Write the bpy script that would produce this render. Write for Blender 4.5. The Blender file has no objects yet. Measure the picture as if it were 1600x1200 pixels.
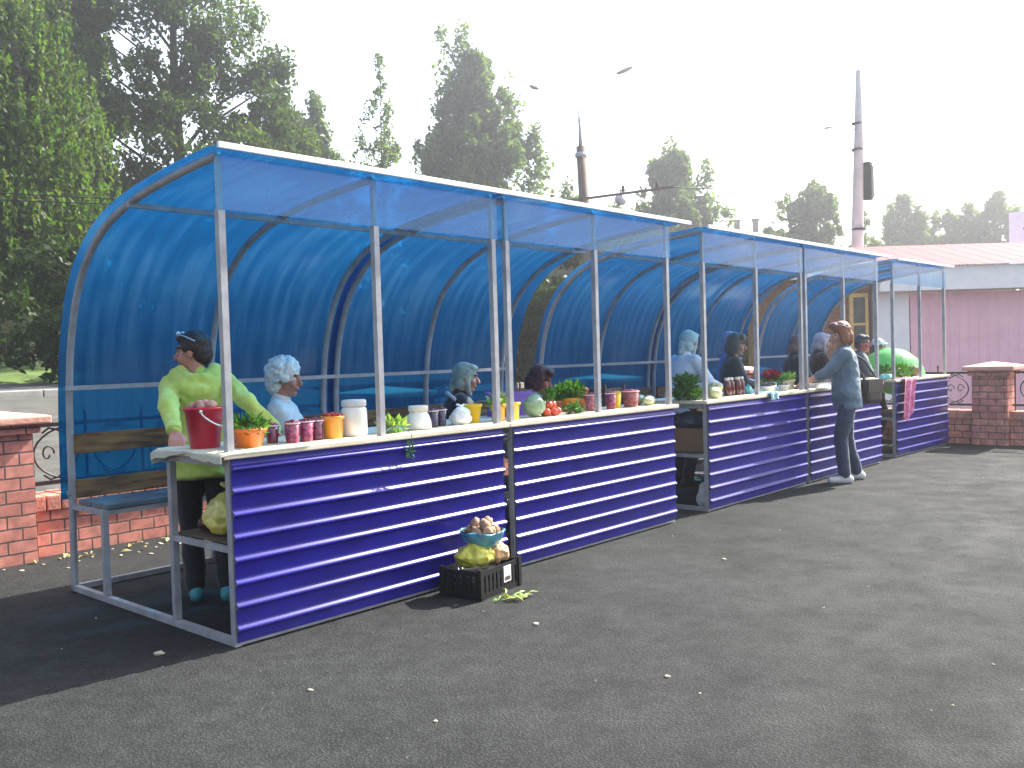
import bpy, bmesh, math, random
import numpy as np
from mathutils import Vector, Matrix, Quaternion, noise
R = math.radians
scene = bpy.context.scene
COL = scene.collection
# ------------------------------------------------------------------ camera, sky, sun, exposure
cam_d = bpy.data.cameras.new('camera'); cam = bpy.data.objects.new('camera', cam_d); COL.objects.link(cam)
scene.camera = cam
cam_d.sensor_width = 36; cam_d.lens = 32.38; cam_d.clip_end = 2000; cam_d.clip_start = .05
CX = Vector((0.6691, -0.7425, -0.0302)); CU = Vector((0.0424, -0.0024, 0.9991))
CX.normalize(); CU = (CU - CX*CU.dot(CX)).normalized(); CB = CX.cross(CU)
M = Matrix((CX, CU, CB)).transposed().to_4x4(); M.translation = (-2.3985, -4.0381, 1.3837)
cam.matrix_world = M
scene.render.resolution_x = 1024; scene.render.resolution_y = 768
SUN_EL, SUN_AZ = 42.0, -8.0                      # azimuth counted from +X towards +Y
S = Vector((math.cos(R(SUN_EL))*math.cos(R(SUN_AZ)), math.cos(R(SUN_EL))*math.sin(R(SUN_AZ)), math.sin(R(SUN_EL))))
sun_d = bpy.data.lights.new('sun', 'SUN'); sun_d.energy = 5.0; sun_d.angle = R(.6); sun_d.color = (1, .95, .86)
sun = bpy.data.objects.new('sun', sun_d); COL.objects.link(sun); sun.rotation_euler = S.to_track_quat('Z', 'Y').to_euler()
world = bpy.data.worlds.new('World'); scene.world = world; world.use_nodes = True
wn = world.node_tree.nodes; wl = world.node_tree.links
sky = wn.new('ShaderNodeTexSky'); sky.sky_type = 'NISHITA'; sky.sun_disc = False
sky.sun_elevation = R(SUN_EL); sky.sun_rotation = R(90 - SUN_AZ); sky.dust_density = 2.5; sky.air_density = 1.0
wbg = wn['Background']; wbg.inputs[1].default_value = .085
wtc = wn.new('ShaderNodeTexCoord'); wdp = wn.new('ShaderNodeVectorMath'); wdp.operation = 'DOT_PRODUCT'; wdp.inputs[1].default_value = S
wl.new(wtc.outputs['Generated'], wdp.inputs[0])                          # thin bright veil of cloud on the sun's side of the sky
wmr = wn.new('ShaderNodeMapRange'); wmr.interpolation_type = 'SMOOTHSTEP'; wmr.inputs[1].default_value = -.05; wmr.inputs[2].default_value = .42; wmr.inputs[3].default_value = .25; wmr.inputs[4].default_value = 3.7
wl.new(wdp.outputs['Value'], wmr.inputs[0])
wnz = wn.new('ShaderNodeTexNoise'); wnz.inputs['Scale'].default_value = 2.2; wnz.inputs['Detail'].default_value = 5; wl.new(wtc.outputs['Generated'], wnz.inputs[0])
wm2 = wn.new('ShaderNodeMapRange'); wm2.inputs[1].default_value = .3; wm2.inputs[2].default_value = .7; wm2.inputs[3].default_value = .75; wm2.inputs[4].default_value = 1.25; wl.new(wnz.outputs[0], wm2.inputs[0])
wmu = wn.new('ShaderNodeMath'); wmu.operation = 'MULTIPLY'; wl.new(wmr.outputs[0], wmu.inputs[0]); wl.new(wm2.outputs[0], wmu.inputs[1])
wad = wn.new('ShaderNodeMix'); wad.data_type = 'RGBA'; wad.blend_type = 'ADD'; wad.inputs['Factor'].default_value = 1; wad.clamp_result = False
wl.new(sky.outputs[0], wad.inputs['A']); wl.new(wmu.outputs[0], wad.inputs['B']); wl.new(wad.outputs['Result'], wbg.inputs[0])
scene.view_settings.view_transform = 'Standard'; scene.view_settings.look = 'None'
scene.view_settings.exposure = 1.6; scene.view_settings.gamma = 1
rnd = random.Random(7)

# ------------------------------------------------------------------ helpers: materials
MATS = {}
def pm(name, col, rough=.6, var=.12, scale=6, col2=None, metal=0, bump=0, bscale=40, coat=0, spec=.5, island=0, stretch=None, trans=0, sheen=0):
    if name in MATS: return MATS[name]
    m = bpy.data.materials.new(name); m.use_nodes = True; MATS[name] = m
    n = m.node_tree.nodes; l = m.node_tree.links; b = n['Principled BSDF']
    tc = n.new('ShaderNodeTexCoord'); vec = tc.outputs['Object']
    if stretch:
        mp = n.new('ShaderNodeMapping'); mp.inputs['Scale'].default_value = stretch; l.new(vec, mp.inputs[0]); vec = mp.outputs[0]
    nz = n.new('ShaderNodeTexNoise'); nz.inputs['Scale'].default_value = scale; nz.inputs['Detail'].default_value = 6
    nz.inputs['Roughness'].default_value = .62
    l.new(vec, nz.inputs['Vector'])
    mx = n.new('ShaderNodeMix'); mx.data_type = 'RGBA'
    a = [c*(1-var) for c in col]; c2 = col2 or [min(1, c*(1+var)) for c in col]
    mx.inputs['A'].default_value = (*a, 1); mx.inputs['B'].default_value = (*c2, 1)
    mr = n.new('ShaderNodeMapRange'); mr.inputs[1].default_value = .35; mr.inputs[2].default_value = .65
    l.new(nz.outputs[0], mr.inputs[0]); l.new(mr.outputs[0], mx.inputs['Factor'])
    out = mx.outputs['Result']
    if island:
        g = n.new('ShaderNodeNewGeometry'); hv = n.new('ShaderNodeHueSaturation')
        m2 = n.new('ShaderNodeMapRange'); m2.inputs[3].default_value = 1-island; m2.inputs[4].default_value = 1+island
        l.new(g.outputs['Random Per Island'], m2.inputs[0]); l.new(m2.outputs[0], hv.inputs['Value'])
        m3 = n.new('ShaderNodeMapRange'); m3.inputs[3].default_value = .47; m3.inputs[4].default_value = .53
        l.new(g.outputs['Random Per Island'], m3.inputs[0]); l.new(m3.outputs[0], hv.inputs['Hue'])
        l.new(out, hv.inputs['Color']); out = hv.outputs[0]
    l.new(out, b.inputs['Base Color'])
    b.inputs['Roughness'].default_value = rough; b.inputs['Metallic'].default_value = metal
    b.inputs['Coat Weight'].default_value = coat; b.inputs['Specular IOR Level'].default_value = spec
    b.inputs['Coat Roughness'].default_value = .12; b.inputs['Transmission Weight'].default_value = trans
    b.inputs['Sheen Weight'].default_value = sheen
    if bump:
        bz = n.new('ShaderNodeTexNoise'); bz.inputs['Scale'].default_value = bscale; bz.inputs['Detail'].default_value = 5
        l.new(vec, bz.inputs['Vector']); bp = n.new('ShaderNodeBump'); bp.inputs['Strength'].default_value = bump
        bp.inputs['Distance'].default_value = .02; l.new(bz.outputs[0], bp.inputs['Height']); l.new(bp.outputs[0], b.inputs['Normal'])
    return m

def leaf_mat(name, col, col2, trans=.45, rough=.5, island=.35):
    m = pm(name, col, rough, .1, .35, col2, island=island, spec=.18)
    n = m.node_tree.nodes; l = m.node_tree.links; b = n['Principled BSDF']; o = n['Material Output']
    t = n.new('ShaderNodeBsdfTranslucent'); src = b.inputs['Base Color'].links[0].from_socket
    br = n.new('ShaderNodeMix'); br.data_type = 'RGBA'; br.blend_type = 'MULTIPLY'; br.inputs['Factor'].default_value = 1
    l.new(src, br.inputs['A']); br.inputs['B'].default_value = (1.4, 1.5, .5, 1)
    l.new(br.outputs['Result'], t.inputs[0])
    mx = n.new('ShaderNodeMixShader'); mx.inputs[0].default_value = trans
    l.new(b.outputs[0], mx.inputs[1]); l.new(t.outputs[0], mx.inputs[2]); l.new(mx.outputs[0], o.inputs[0])
    return m

def brick_mat(name, c1, c2, mortar, bw=.2, bh=.09, rough=.85):
    m = bpy.data.materials.new(name); m.use_nodes = True
    n = m.node_tree.nodes; l = m.node_tree.links; b = n['Principled BSDF']
    tc = n.new('ShaderNodeTexCoord'); sp = n.new('ShaderNodeSeparateXYZ'); l.new(tc.outputs['Object'], sp.inputs[0])
    ad = n.new('ShaderNodeMath'); l.new(sp.outputs[0], ad.inputs[0]); l.new(sp.outputs[1], ad.inputs[1])
    wob = n.new('ShaderNodeTexNoise'); wob.inputs['Scale'].default_value = 7; l.new(tc.outputs['Object'], wob.inputs[0])
    w2 = n.new('ShaderNodeMath'); w2.operation = 'MULTIPLY_ADD'; w2.inputs[1].default_value = .02; l.new(wob.outputs[0], w2.inputs[0]); l.new(sp.outputs[2], w2.inputs[2])
    cb = n.new('ShaderNodeCombineXYZ'); l.new(ad.outputs[0], cb.inputs[0]); l.new(w2.outputs[0], cb.inputs[1])
    bt = n.new('ShaderNodeTexBrick'); l.new(cb.outputs[0], bt.inputs[0])
    bt.inputs['Scale'].default_value = 1; bt.inputs['Brick Width'].default_value = bw; bt.inputs['Row Height'].default_value = bh
    bt.inputs['Mortar Size'].default_value = .007; bt.inputs['Mortar Smooth'].default_value = .3; bt.inputs['Bias'].default_value = 0
    bt.inputs['Color1'].default_value = (*c1, 1); bt.inputs['Color2'].default_value = (*c2, 1); bt.inputs['Mortar'].default_value = (*mortar, 1)
    nz = n.new('ShaderNodeTexNoise'); nz.inputs['Scale'].default_value = 12; nz.inputs['Detail'].default_value = 7; l.new(tc.outputs['Object'], nz.inputs[0])
    mr = n.new('ShaderNodeMapRange'); mr.inputs[1].default_value = .3; mr.inputs[2].default_value = .7; mr.inputs[3].default_value = .72; mr.inputs[4].default_value = 1.3; l.new(nz.outputs[0], mr.inputs[0])
    mu = n.new('ShaderNodeMix'); mu.data_type = 'RGBA'; mu.blend_type = 'MULTIPLY'; mu.inputs['Factor'].default_value = 1
    l.new(bt.outputs['Color'], mu.inputs['A']); l.new(mr.outputs[0], mu.inputs['B']); l.new(mu.outputs['Result'], b.inputs['Base Color'])
    bp = n.new('ShaderNodeBump'); bp.inputs['Strength'].default_value = .7; bp.inputs['Distance'].default_value = .012; bp.invert = True
    l.new(bt.outputs['Fac'], bp.inputs['Height']); l.new(bp.outputs[0], b.inputs['Normal']); b.inputs['Roughness'].default_value = rough
    return m

def sheet_mat(name, tint, diff, opac):
    """thin blue multiwall plastic: part clear, part milky, glossy skin, flutes running down the sheet"""
    m = bpy.data.materials.new(name); m.use_nodes = True
    n = m.node_tree.nodes; l = m.node_tree.links; o = n['Material Output']; n.remove(n['Principled BSDF'])
    tc = n.new('ShaderNodeTexCoord'); mp = n.new('ShaderNodeMapping'); mp.inputs['Scale'].default_value = (9, .8, .8); l.new(tc.outputs['Object'], mp.inputs[0])
    nz = n.new('ShaderNodeTexNoise'); nz.inputs['Scale'].default_value = 1.6; nz.inputs['Detail'].default_value = 5; l.new(mp.outputs[0], nz.inputs[0])
    nb = n.new('ShaderNodeTexNoise'); nb.inputs['Scale'].default_value = 1.3; nb.inputs['Detail'].default_value = 4; l.new(tc.outputs['Object'], nb.inputs[0])
    av = n.new('ShaderNodeMath'); l.new(nz.outputs[0], av.inputs[0]); l.new(nb.outputs[0], av.inputs[1])
    mr = n.new('ShaderNodeMapRange'); mr.inputs[1].default_value = .75; mr.inputs[2].default_value = 1.25; mr.inputs[3].default_value = opac-.08; mr.inputs[4].default_value = opac+.09; l.new(av.outputs[0], mr.inputs[0])
    tr = n.new('ShaderNodeBsdfTransparent'); tr.inputs[0].default_value = (*tint, 1)
    df = n.new('ShaderNodeBsdfDiffuse'); df.inputs[0].default_value = (*diff, 1)
    tl = n.new('ShaderNodeBsdfTranslucent'); tl.inputs[0].default_value = (*diff, 1)
    dm = n.new('ShaderNodeMapRange'); dm.inputs[1].default_value = .95; dm.inputs[2].default_value = 1.35; dm.inputs[4].default_value = .32; l.new(av.outputs[0], dm.inputs[0])
    dc = n.new('ShaderNodeMix'); dc.data_type = 'RGBA'; dc.inputs['A'].default_value = (*diff, 1); dc.inputs['B'].default_value = (.12, .30, .44, 1); l.new(dm.outputs[0], dc.inputs['Factor'])   # dried dust streaks
    l.new(dc.outputs['Result'], df.inputs[0]); l.new(dc.outputs['Result'], tl.inputs[0])
    m1 = n.new('ShaderNodeMixShader'); m1.inputs[0].default_value = .56; l.new(df.outputs[0], m1.inputs[1]); l.new(tl.outputs[0], m1.inputs[2])
    m2 = n.new('ShaderNodeMixShader'); l.new(mr.outputs[0], m2.inputs[0]); l.new(tr.outputs[0], m2.inputs[1]); l.new(m1.outputs[0], m2.inputs[2])
    gl = n.new('ShaderNodeBsdfGlossy'); gl.inputs['Roughness'].default_value = .16
    bp = n.new('ShaderNodeBump'); bp.inputs['Strength'].default_value = .12; bp.inputs['Distance'].default_value = .02; l.new(nb.outputs[0], bp.inputs['Height']); l.new(bp.outputs[0], gl.inputs['Normal'])
    lw = n.new('ShaderNodeLayerWeight'); pw = n.new('ShaderNodeMath'); pw.operation = 'POWER'; pw.inputs[1].default_value = 4.5; l.new(lw.outputs['Facing'], pw.inputs[0])
    fr = n.new('ShaderNodeMapRange'); fr.inputs[3].default_value = .035; fr.inputs[4].default_value = .6; l.new(pw.outputs[0], fr.inputs[0])
    m3 = n.new('ShaderNodeMixShader'); l.new(fr.outputs[0], m3.inputs[0]); l.new(m2.outputs[0], m3.inputs[1]); l.new(gl.outputs[0], m3.inputs[2])
    l.new(m3.outputs[0], o.inputs[0])
    return m

# ------------------------------------------------------------------ helpers: meshes
def frame_of(d):
    d = Vector(d).normalized(); u = Vector((0, 0, 1)) if abs(d.z) < .95 else Vector((1, 0, 0))
    a = d.cross(u).normalized(); return a, a.cross(d).normalized(), d
class MB:
    def __init__(s): s.v = []; s.f = []; s.m = []; s.sm = []
    def add(s, vs, fs, mi=0, smooth=False):
        o = len(s.v); s.v += [tuple(x) for x in vs]
        for f in fs: s.f.append([i+o for i in f]); s.m.append(mi); s.sm.append(smooth)
        return s
    def box(s, lo, hi, mi=0, bev=0):
        (x0, y0, z0), (x1, y1, z1) = lo, hi
        if bev:
            b = bev; vs = []; 
            bm = bmesh.new(); bmesh.ops.create_cube(bm, size=1)
            for v in bm.verts: v.co = ((x0+x1)/2+v.co.x*(x1-x0), (y0+y1)/2+v.co.y*(y1-y0), (z0+z1)/2+v.co.z*(z1-z0))
            bmesh.ops.bevel(bm, geom=bm.edges[:], offset=b, segments=2, affect='EDGES', profile=.6)
            bm.verts.index_update(); s.add([v.co[:] for v in bm.verts], [[v.index for v in f.verts] for f in bm.faces], mi); bm.free(); return s
        vs = [(x0,y0,z0),(x1,y0,z0),(x1,y1,z0),(x0,y1,z0),(x0,y0,z1),(x1,y0,z1),(x1,y1,z1),(x0,y1,z1)]
        return s.add(vs, [(0,3,2,1),(4,5,6,7),(0,1,5,4),(1,2,6,5),(2,3,7,6),(3,0,4,7)], mi)
    def bar(s, p, q, w, h=None, mi=0):
        p = Vector(p); q = Vector(q); a, b, d = frame_of(q-p); h = h or w
        c = [(a*sx*w/2 + b*sy*h/2) for sx, sy in ((-1,-1),(1,-1),(1,1),(-1,1))]
        return s.add([p+k for k in c]+[q+k for k in c], [(3,2,1,0),(4,5,6,7),(0,1,5,4),(1,2,6,5),(2,3,7,6),(3,0,4,7)], mi)
    def tube(s, pts, r, n=8, mi=0, cap=True, smooth=True, square=False):
        pts = [Vector(p) for p in pts]; rs = r if isinstance(r, (list, tuple)) else [r]*len(pts); vs = []; fs = []
        a = None
        for i, p in enumerate(pts):
            d = (pts[min(i+1, len(pts)-1)] - pts[max(i-1, 0)]).normalized()
            if a is None: a = frame_of(d)[0]
            a = (a - d*a.dot(d)).normalized(); b = a.cross(d)
            for k in range(n):
                t = 2*math.pi*(k+(.5 if square else 0))/n; vs.append(p + (a*math.cos(t)+b*math.sin(t))*rs[i])
        for i in range(len(pts)-1):
            for k in range(n): fs.append((i*n+k, i*n+(k+1)%n, (i+1)*n+(k+1)%n, (i+1)*n+k))
        if cap: fs += [tuple(range(n))[::-1], tuple((len(pts)-1)*n+k for k in range(n))]
        return s.add(vs, fs, mi, smooth and not square)
    def lathe(s, prof, c=(0,0,0), n=24, mi=0, smooth=True, sx=1, sy=1):
        vs = []; fs = []; c = Vector(c)
        for r, z in prof:
            for k in range(n): t = 2*math.pi*k/n; vs.append(c+Vector((r*math.cos(t)*sx, r*math.sin(t)*sy, z)))
        for i in range(len(prof)-1):
            for k in range(n): fs.append((i*n+k, i*n+(k+1)%n, (i+1)*n+(k+1)%n, (i+1)*n+k))
        if prof[0][0] > 1e-4: fs.append(tuple(range(n))[::-1])
        if prof[-1][0] > 1e-4: fs.append(tuple((len(prof)-1)*n+k for k in range(n)))
        return s.add(vs, fs, mi, smooth)
    def ball(s, c, r, n=12, mi=0, rot=None, lump=0, seed=0):
        c = Vector(c); r = Vector(r) if not isinstance(r, (int, float)) else Vector((r, r, r)); vs = []; fs = []; m = n//2+1
        for i in range(m+1):
            ph = math.pi*i/m
            for k in range(n):
                t = 2*math.pi*k/n; u = Vector((math.sin(ph)*math.cos(t), math.sin(ph)*math.sin(t), math.cos(ph)))
                q = 1 + (lump*noise.noise(u*1.7+Vector((seed*3.1, seed*1.7, 0))) if lump else 0)
                p = Vector((u.x*r.x, u.y*r.y, u.z*r.z))*q
                if rot is not None: p = rot @ p
                vs.append(c+p)
        for i in range(m):
            for k in range(n): fs.append((i*n+k, (i+1)*n+k, (i+1)*n+(k+1)%n, i*n+(k+1)%n))
        return s.add(vs, fs, mi, True)
    def capsule(s, p, q, r0, r1, n=12):
        p = Vector(p); q = Vector(q); a, b, d = frame_of(q-p); vs = []; fs = []; rows = []
        for j in range(5): t = math.pi/2*(1-j/4.); rows.append((p - d*r0*math.sin(t), r0*math.cos(t)))
        for j in range(5): t = math.pi/2*(j/4.); rows.append((q + d*r1*math.sin(t), r1*math.cos(t)))
        for c, r in rows:
            for k in range(n): t = 2*math.pi*k/n; vs.append(c+(a*math.cos(t)+b*math.sin(t))*max(r, 1e-4))
        for i in range(len(rows)-1):
            for k in range(n): fs.append((i*n+k, i*n+(k+1)%n, (i+1)*n+(k+1)%n, (i+1)*n+k))
        return s.add(vs, fs, 0, True)
    def loft(s, rings):
        n = len(rings[0]); vs = [p for r in rings for p in r]
        fs = [(i*n+k, i*n+(k+1)%n, (i+1)*n+(k+1)%n, (i+1)*n+k) for i in range(len(rings)-1) for k in range(n)]
        return s.add(vs, fs+[tuple(range(n))[::-1], tuple((len(rings)-1)*n+k for k in range(n))], 0, True)
    def sheet(s, fn, nu, nv, mi=0, smooth=True):
        vs = [fn(i/nu, j/nv) for i in range(nu+1) for j in range(nv+1)]; w = nv+1
        return s.add(vs, [(i*w+j, (i+1)*w+j, (i+1)*w+j+1, i*w+j+1) for i in range(nu) for j in range(nv)], mi, smooth)
    def leaf(s, p, d, l, w, mi=0, up=None, bend=.25):
        p = Vector(p); a, b, d = frame_of(d); 
        if up is not None: a = (Matrix.Rotation(up, 3, d) @ a); b = a.cross(d)
        m = p+d*l*.5+b*l*bend*.5; e = p+d*l
        return s.add([p, m+a*w/2, e-b*l*bend*.3, m-a*w/2, m+b*w*.12], [(0,1,4),(1,2,4),(2,3,4),(3,0,4)], mi, True)
    def build(s, name, mats, parent=None, loc=None, normals=True):
        me = bpy.data.meshes.new(name); me.from_pydata(s.v, [], s.f)
        for m in (mats if isinstance(mats, (list, tuple)) else [mats]): me.materials.append(m)
        me.polygons.foreach_set('material_index', s.m); me.polygons.foreach_set('use_smooth', s.sm)
        if normals:
            bm = bmesh.new(); bm.from_mesh(me); bmesh.ops.recalc_face_normals(bm, faces=bm.faces); bm.to_mesh(me); bm.free()
        me.update(); o = bpy.data.objects.new(name, me); COL.objects.link(o)
        if parent: o.parent = parent
        if loc: o.location = loc
        return o
def tag(o, label=None, cat=None, group=None, kind=None):
    if label: o['label'] = label
    if cat: o['category'] = cat
    if group: o['group'] = group
    if kind: o['kind'] = kind
    return o
def thing(name, label, cat, loc=(0,0,0), rz=0, group=None):
    o = bpy.data.objects.new(name, None); COL.objects.link(o); o.empty_display_size = .1
    o.location = loc; o.rotation_euler = (0, 0, rz); return tag(o, label, cat, group)
def copy_tree(o, parent=None):
    c = o.copy(); COL.objects.link(c); c.parent = parent
    for ch in list(o.children): copy_tree(ch, c)
    return c
def quads(name, P, A, B, mat_, parent=None):
    """many leaf quads at once: centres P, half axes A and B (n x 3 arrays)"""
    n = len(P); V = np.empty((n, 4, 3)); V[:, 0] = P-A; V[:, 1] = P-B*.8+A*.1; V[:, 2] = P+A; V[:, 3] = P+B*.8+A*.1
    me = bpy.data.meshes.new(name); me.vertices.add(4*n); me.vertices.foreach_set('co', V.ravel())
    me.loops.add(4*n); me.loops.foreach_set('vertex_index', np.arange(4*n)); me.polygons.add(n)
    me.polygons.foreach_set('loop_start', np.arange(0, 4*n, 4)); me.polygons.foreach_set('loop_total', np.full(n, 4))
    me.materials.append(mat_); me.update(calc_edges=True)
    o = bpy.data.objects.new(name, me); COL.objects.link(o)
    if parent: o.parent = parent
    return o

# ------------------------------------------------------------------ the setting
def ss(a, b, x): t = max(0, min(1, (x-a)/(b-a))); return t*t*(3-2*t)
PR = [(-1e4,0),(3.9,0),(6,.12),(14,.9),(22,1.05),(24,1.25),(30,1.7),(34,2.1),(60,2.7),(1e4,3)]
def tz(x, y):
    for (a, za), (b, zb) in zip(PR, PR[1:]):
        if y <= b: z = za+(zb-za)*(y-a)/(b-a); break
    return z*(1-ss(9, 15, x)*ss(40, 20, y)) if x > 9 else z
def terrain(name, xs, ys, dz, mt, wob=0):
    mb = MB(); nx, ny = len(xs), len(ys)
    vs = [(x, y, tz(x, y)+dz+(wob*noise.noise((x*.6, y*.6, 1)) if wob else 0)) for x in xs for y in ys]
    mb.add(vs, [(i*ny+j, (i+1)*ny+j, (i+1)*ny+j+1, i*ny+j+1) for i in range(nx-1) for j in range(ny-1)], 0, True)
    return tag(mb.build(name, mt), kind='structure')
def asphalt():
    m = bpy.data.materials.new('asphalt'); m.use_nodes = True; n = m.node_tree.nodes; l = m.node_tree.links; b = n['Principled BSDF']
    tc = n.new('ShaderNodeTexCoord')
    def N(sc, det, ro=.6):
        z = n.new('ShaderNodeTexNoise'); z.inputs['Scale'].default_value = sc; z.inputs['Detail'].default_value = det; z.inputs['Roughness'].default_value = ro; l.new(tc.outputs['Object'], z.inputs[0]); return z.outputs[0]
    def mr(src, a, b_, c, d): 
        q = n.new('ShaderNodeMapRange'); q.inputs[1].default_value = a; q.inputs[2].default_value = b_; q.inputs[3].default_value = c; q.inputs[4].default_value = d; l.new(src, q.inputs[0]); return q.outputs[0]
    def mul(a, c):
        q = n.new('ShaderNodeMath'); q.operation = 'MULTIPLY'; l.new(a, q.inputs[0]); l.new(c, q.inputs[1]); return q.outputs[0]
    big = mr(N(.55, 8, .62), .33, .68, .78, 1.3); mid = mr(N(9, 9, .72), .25, .75, .62, 1.42)
    vo = n.new('ShaderNodeTexVoronoi'); vo.inputs['Scale'].default_value = 95; l.new(tc.outputs['Object'], vo.inputs[0])
    st = mr(vo.outputs['Distance'], 0, .6, 1.55, .62)
    v = mul(mul(big, mid), st)
    mx = n.new('ShaderNodeMix'); mx.data_type = 'RGBA'; mx.blend_type = 'MULTIPLY'; mx.inputs['Factor'].default_value = 1
    mx.inputs['A'].default_value = (.031, .033, .033, 1); l.new(v, mx.inputs['B'])
    # pale grit scattered on it
    v2 = n.new('ShaderNodeTexVoronoi'); v2.inputs['Scale'].default_value = 16; l.new(tc.outputs['Object'], v2.inputs[0])
    g1 = mr(v2.outputs['Distance'], .04, .09, 1, 0); sp = n.new('ShaderNodeSeparateColor'); l.new(v2.outputs['Color'], sp.inputs[0]); g2 = mr(sp.outputs[0], .9, .93, 0, .55)
    m2 = n.new('ShaderNodeMix'); m2.data_type = 'RGBA'; l.new(mul(g1, g2), m2.inputs['Factor']); l.new(mx.outputs['Result'], m2.inputs['A']); m2.inputs['B'].default_value = (.3, .28, .24, 1)
    l.new(m2.outputs['Result'], b.inputs['Base Color']); l.new(mr(N(3, 4), .3, .7, .72, .95), b.inputs['Roughness']); b.inputs['Specular IOR Level'].default_value = .16
    bp = n.new('ShaderNodeBump'); bp.inputs['Strength'].default_value = .5; bp.inputs['Distance'].default_value = .01
    ad = n.new('ShaderNodeMath'); l.new(N(70, 4, .8), ad.inputs[0]); l.new(mr(vo.outputs['Distance'], 0, .6, .8, 0), ad.inputs[1]); l.new(ad.outputs[0], bp.inputs['Height']); l.new(bp.outputs[0], b.inputs['Normal'])
    return m
m_grass = pm('grass_soil', (.06, .10, .022), .95, .5, 1.2, (.12, .17, .04), bump=.8, bscale=30)
def lin(a, b, n): return [a+(b-a)*i/n for i in range(n+1)]
terrain('ground', [-165,-100,-60]+lin(-30, 90, 60)+[130, 185], [-85,-60,-20,0,3]+lin(3.6, 40, 60)+[60,100,160,225], -.03, m_grass)
tag(MB().box((-60, -60, -.02), (60, 3.9, 0)).build('asphalt_yard', asphalt()), kind='structure')
terrain('pavement', lin(-12, 14, 26), lin(3.9, 13.9, 30), .012, pm('paving', (.07, .068, .06), .9, .3, 3, bump=.3), .015)
terrain('road', lin(-60, 40, 40), lin(14.25, 21.8, 12), .012, pm('road_asphalt', (.075, .075, .075), .9, .2, 1.5))
km = MB(); 
for i in range(40): km.box((-30+i*1.5, 13.95, tz(0, 14)-.1), (-30+i*1.5+1.48, 14.2, tz(0, 14)+.13), 0, .02)
tag(km.build('kerb', pm('kerb_stone', (.34, .33, .31), .9, .12, 4)), kind='structure')
terrain('lawn', lin(-40, 30, 70), lin(22, 33.8, 24), .03, pm('lawn_grass', (.05, .11, .02), .95, .45, .9, (.13, .2, .04), bump=1, bscale=22), .12)

# ------------------------------------------------------------------ materials of the stalls
m_paint = pm('grey_painted_tube', (.31, .31, .33), .42, .12, 9, (.40, .40, .42), spec=.5)
m_alu = pm('pale_edge_profile', (.72, .72, .74), .35, .06, 8, metal=.25)
m_roof = sheet_mat('blue_multiwall_sheet', (.008, .165, .36), (.006, .12, .36), .50)
m_val = sheet_mat('blue_valance_sheet', (.40, .76, .96), (.14, .46, .84), .30)
m_panel = pm('blue_profiled_steel', (.011, .008, .19), .27, .12, 2.5, (.016, .013, .265), coat=0, spec=.28, stretch=(1, 1, 3))
_n = m_panel.node_tree.nodes; _l = m_panel.node_tree.links; _b = _n['Principled BSDF']; _src = _b.inputs['Base Color'].links[0].from_socket
_tc = _n.new('ShaderNodeTexCoord'); _sp = _n.new('ShaderNodeSeparateXYZ'); _l.new(_tc.outputs['Object'], _sp.inputs[0]); _nz = _n.new('ShaderNodeTexNoise'); _nz.inputs['Scale'].default_value = 5; _nz.inputs['Detail'].default_value = 8; _l.new(_tc.outputs['Object'], _nz.inputs[0])
_m1 = _n.new('ShaderNodeMapRange'); _m1.inputs[1].default_value = .0; _m1.inputs[2].default_value = .42; _m1.inputs[3].default_value = .18; _m1.inputs[4].default_value = .01; _l.new(_sp.outputs[2], _m1.inputs[0])
_m2 = _n.new('ShaderNodeMath'); _m2.operation = 'MULTIPLY'; _l.new(_m1.outputs[0], _m2.inputs[0]); _l.new(_nz.outputs[0], _m2.inputs[1])
_mx = _n.new('ShaderNodeMix'); _mx.data_type = 'RGBA'; _l.new(_m2.outputs[0], _mx.inputs['Factor']); _l.new(_src, _mx.inputs['A']); _mx.inputs['B'].default_value = (.16, .15, .17, 1); _l.new(_mx.outputs['Result'], _b.inputs['Base Color'])   # splashed dust near the ground
m_counter = pm('cream_counter_board', (.72, .62, .44), .5, .1, 5, (.80, .72, .55))
m_plank = pm('weathered_brown_plank', (.11, .055, .02), .7, .5, 3, (.30, .16, .06), bump=.25, bscale=30, stretch=(1, 8, 8))
m_seat = pm('blue_grey_bench_plank', (.10, .14, .17), .55, .2, 3, stretch=(1, 8, 8))
m_dark = pm('dark_rubber', (.012, .012, .014), .7)
ARC = [(1.87,0),(1.862,.3),(1.855,.5),(1.845,.94),(1.828,1.22),(1.775,1.53),(1.65,1.84),(1.468,2.05),(1.224,2.2),(.887,2.3),(.434,2.365),(0,2.4)]
def smooth_path(p, k=5):
    out = []
    for i in range(len(p)-1):
        a = Vector(p[max(i-1,0)]); b = Vector(p[i]); c = Vector(p[i+1]); d = Vector(p[min(i+2,len(p)-1)])
        for j in range(k):
            t = j/k; out.append(.5*((2*b)+(c-a)*t+(2*a-5*b+4*c-d)*t*t+(3*b-a-3*c+d)*t**3))
    return out+[Vector(p[-1])]
ARCS = smooth_path([(y, z) for y, z in ARC])
L = 1.92; ZC = .95
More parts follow.
